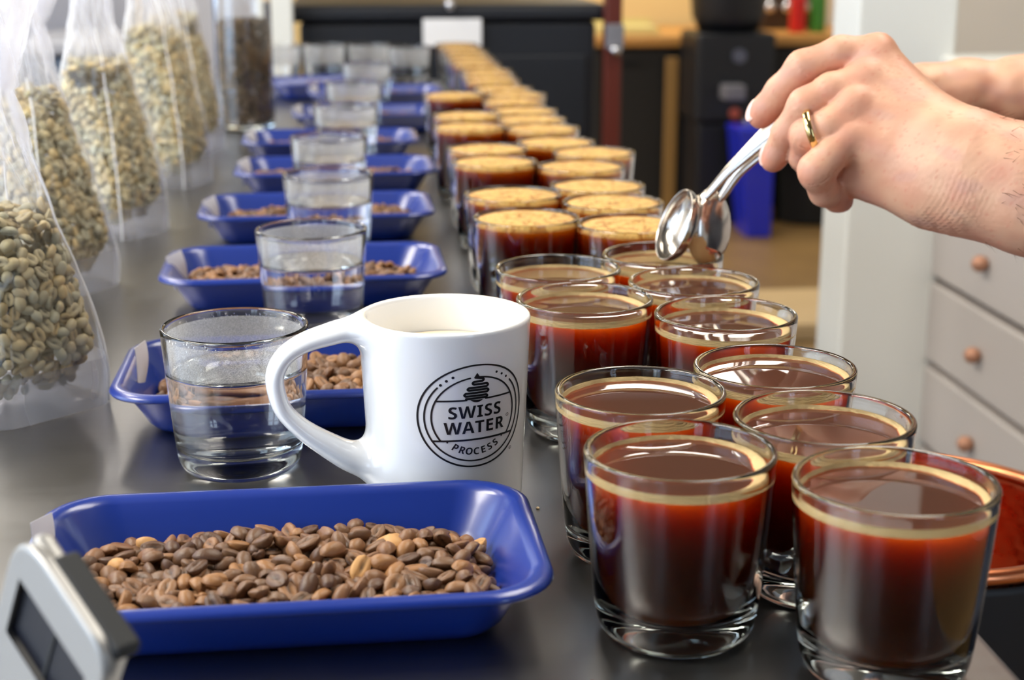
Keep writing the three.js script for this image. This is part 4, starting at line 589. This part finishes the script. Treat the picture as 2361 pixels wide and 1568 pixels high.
  cloth(std({ color: srgb(58, 62, 70), roughness: 0.9 }), t, 'shirt', 'dark grey short sleeved shirt', (x, y, z) => { let d = torso(x, y, z); for (const n of ['armL', 'armR']) { const ch = BODY[n].slice(2); ch[0] = ch[0].map((q, i) => lerp(q, ch[1][i], 0.55)); d = smin(d, chainD(ch, x, y, z, 0.03), 0.03); } return smax(d - 0.010 + fold(x, y, z), -0.06 - y, 0.006); }, [0.52, -0.1, -1.17], [0.84, 0.50, -0.63]);
  cloth(std({ color: srgb(42, 48, 62), roughness: 0.85 }), t, 'trousers', 'dark blue trousers', (x, y, z) => smax(smax(smin(smin(torso(x, y, z), limb('legL', x, y, z), 0.035), limb('legR', x, y, z), 0.035) - 0.009 + fold(x, y, z), y - 0.02, 0.006), -0.85 - y, 0.006), [0.55, -0.88, -1.12], [0.84, 0.06, -0.68]);
  for (const z of [-0.795, -1.005]) cloth(std({ color: srgb(34, 30, 28), roughness: 0.6 }), t, 'shoe', null, (x, y, q) => smax(chainD([[0.735, -0.862, z, 0.043], [0.60, -0.875, z, 0.036]], x, y, q, 0.02), -0.897 - y, 0.004), [0.54, -0.91, z - 0.06], [0.80, -0.80, z + 0.06]);
  part('hair', surfaceNets((x, y, z) => smax(ell(x, y, z, [0.664, 0.680, -0.9], [0.103, 0.118, 0.084]) + 0.003 * noise3(x * 60, y * 60, z * 60), Math.max(0.662 - y - (x - 0.66) * 0.9, 0.60 - x - (y - 0.72) * 0.5), 0.01), [0.54, 0.54, -1.0], [0.79, 0.82, -0.8], 0.006), std({ color: srgb(74, 52, 36), roughness: 0.7 }), t, 'short brown hair');
  for (const s of [-1, 1]) part('iris', new THREE.SphereGeometry(0.005, 12, 10).translate(0.5645, 0.672, -0.9 + s * 0.032), std({ color: srgb(60, 44, 34), roughness: 0.2 }), part('eye', new THREE.SphereGeometry(0.0105, 16, 12).translate(0.5725, 0.672, -0.9 + s * 0.032), std({ color: srgb(196, 186, 176), roughness: 0.3 }), t));
  const cam0 = (a, b, c) => V(0.9941 * a + 0.0284 * b - 0.1046 * c, 0.9652 * b + 0.2617 * c, 0.1083 * a - 0.2601 * b + 0.9595 * c).normalize();
  const ringQ = new THREE.Quaternion().setFromUnitVectors(V(0, 0, 1), cam0(-0.90, -0.26, -0.36));
  const tor = new THREE.TorusGeometry(0.0121, 0.0012, 14, 72); tor.scale(1, 1, 1.9); tor.applyQuaternion(ringQ); tor.translate(0.2798, 0.1692, -0.8930);
  part('ring', tor, std({ color: srgb(232, 206, 140), metalness: 1, roughness: 0.14 }), t, 'plain gold wedding ring');
  const nail = (p, nx, dirv, w, l) => { const g = new THREE.SphereGeometry(1, 20, 14).scale(w, l, 0.0012), X = V(...nx).normalize(), Y = V(...dirv).normalize(); const Z = X, S = V(0, 0, 0).crossVectors(Y, Z).normalize(), Y2 = V(0, 0, 0).crossVectors(Z, S); g.applyMatrix4(new THREE.Matrix4().makeBasis(S, Y2, Z)); return g.translate(...p); };
  const nailMat = phy({ color: srgb(238, 196, 182), roughness: 0.25, clearcoat: 0.5 });
  part('fingernail', nail([0.2548, 0.1765, -0.9398], [-0.88, 0.30, 0.30], [-0.3, -0.9, -0.2], 0.0058, 0.0078), nailMat, t); part('fingernail', nail([0.2592, 0.1505, -0.9236], [-0.92, 0.1, 0.25], [-0.15, -0.95, -0.2], 0.0056, 0.0074), nailMat, t);
  { // fine hair on the forearm
    const hg = new THREE.ConeGeometry(0.00015, 1, 4, 1).translate(0, 0.5, 0), n = 1100, im = new THREE.InstancedMesh(hg, std({ color: srgb(120, 84, 54), roughness: 0.6 }), n); im.name = 'arm_hair'; im.userData = { kind: 'stuff', label: 'fine brown arm hair' };
    const p = g1.attributes.position, nm = g1.attributes.normal, q = new THREE.Object3D(); let c = 0; for (let guard = 0; c < n && guard < 60000; guard++) { const v = Math.floor(rnd() * p.count), x = p.getX(v), y = p.getY(v); if (x < 0.365 + 0.03 * rnd()) continue; if (y < 0.125 && rnd() < 0.6) continue; const N = V(nm.getX(v), nm.getY(v), nm.getZ(v)); if (N.z < -0.2) continue; const d = N.multiplyScalar(0.42).add(V(0.75 + 0.2 * gauss(), -0.35 + 0.35 * gauss(), 0.35 + 0.2 * gauss())).normalize(); q.position.set(x, y, p.getZ(v)); q.quaternion.setFromUnitVectors(V(0, 1, 0), d); const l = rr(0.004, 0.009); q.scale.set(1, l, 1); q.updateMatrix(); im.setMatrixAt(c++, q.matrix); }
    im.count = c; t.add(im);
  }
  // cupping spoons
  const rt = V(0.9941, 0, 0.1083), up = V(0.0284, 0.9652, -0.2601), bk = V(-0.1046, 0.2617, 0.9595), cam = (a, b, c) => V(0, 0, 0).addScaledVector(rt, a).addScaledVector(up, b).addScaledVector(bk, c).normalize();
  const steel = std({ color: srgb(214, 206, 196), metalness: 1, roughness: 0.2 }), HN = cam(-0.35, 0.3, 0.88);
  function spoon(label, cen, n, handle, smear) {
    const c = V(...cen), N = n, toN = V(...handle[0]).sub(c), Y = toN.clone().addScaledVector(N, -toN.dot(N)).normalize(), X = V(0, 0, 0).crossVectors(Y, N);
    const t = thing('cupping_spoon', label, 'spoon', cen, 0, null);
    const shell = (s, off) => (u, v) => { const a = u * 2 * Math.PI, r = Math.sin(v * Math.PI / 2), hx = 0.0225 * s, hy = (Math.sin(a) > 0 ? 0.0262 : 0.0235) * s, x = hx * r * Math.cos(a), y = hy * r * Math.sin(a), z = -0.0125 * s * Math.pow(Math.cos(v * Math.PI / 2), 0.8) + off; const p = V(0, 0, 0).addScaledVector(X, x).addScaledVector(Y, y).addScaledVector(N, z); return [p.x, p.y, p.z]; };
    const inn = grid(shell(0.955, 0.0002), 64, 20, true), out = grid((u, v) => shell(1, 0)(1 - u, v), 64, 20, true), rimG = grid((u, v) => { const A = V(...shell(1, 0)(1 - u, 1)), B = V(...shell(0.955, 0.0002)(1 - u, 1)); const p = A.lerp(B, v).addScaledVector(N, 0.0005 * Math.sin(v * Math.PI)); return [p.x, p.y, p.z]; }, 64, 4, true);
    part('bowl', mergeGeometries([inn, out, rimG]), steel, t);
    const start = c.clone().addScaledVector(Y, 0.0245).addScaledVector(N, -0.0005), pts = [start, ...handle.map((h) => V(...h))].map((p) => p.sub(c)), cv = new THREE.CatmullRomCurve3(pts);
    const hg = grid((u, v) => { const p = cv.getPoint(v), T = cv.getTangent(v), S = V(0, 0, 0).crossVectors(T, N.clone().lerp(HN, sstep(0, 0.18, v))).normalize(), Q = V(0, 0, 0).crossVectors(S, T).normalize(), a = u * 2 * Math.PI, w = lerp(0.0058, 0.0032, sstep(0, 0.16, v)) + 0.0036 * sstep(0.25, 0.75, v), th = 0.0014 * (v > 0.98 ? (1 - v) * 50 + 0.001 : 1); const cw = Math.cos(a) * (v > 0.96 ? Math.sqrt(Math.max(0, 1 - ((v - 0.96) / 0.04) ** 2)) : 1); p.addScaledVector(S, w * cw).addScaledVector(Q, th * Math.sin(a) + 0.0006 * (1 - Math.cos(a) ** 2)); return [p.x, p.y, p.z]; }, 24, 90, true);
    part('handle', hg, steel, t);
    if (smear) part('foam_smear', grid((u, v) => { const P = shell(1.012, -0.0002)((200 + 140 * u) / 360, lerp(0.52 + 0.06 * noise3(u * 5, 1, 2), 1.0, v)); return P; }, 40, 12), std({ color: srgb(214, 164, 104), roughness: 0.35 }), t, 'tan coffee foam clinging to the bowl');
  }
  spoon('left cupping spoon, its hollow bowl turned to the left, held over the tumbler', [0.2125, 0.0975, -0.9674], cam(-0.90, 0.27, 0.33), [[0.2286, 0.1149, -0.9652], [0.2480, 0.1370, -0.9590], [0.2690, 0.1600, -0.9520], [0.2941, 0.1880, -0.9400], [0.318, 0.203, -0.930]]);
  spoon('right cupping spoon showing the shiny back of its bowl, wet with coffee', [0.2352, 0.0945, -0.9715], cam(-0.78, 0.10, -0.62), [[0.2428, 0.1145, -0.9715], [0.2553, 0.1335, -0.9665], [0.2748, 0.1550, -0.9590], [0.3001, 0.1830, -0.9470], [0.324, 0.197, -0.936]], true);
}
renderer.render(scene, camera);
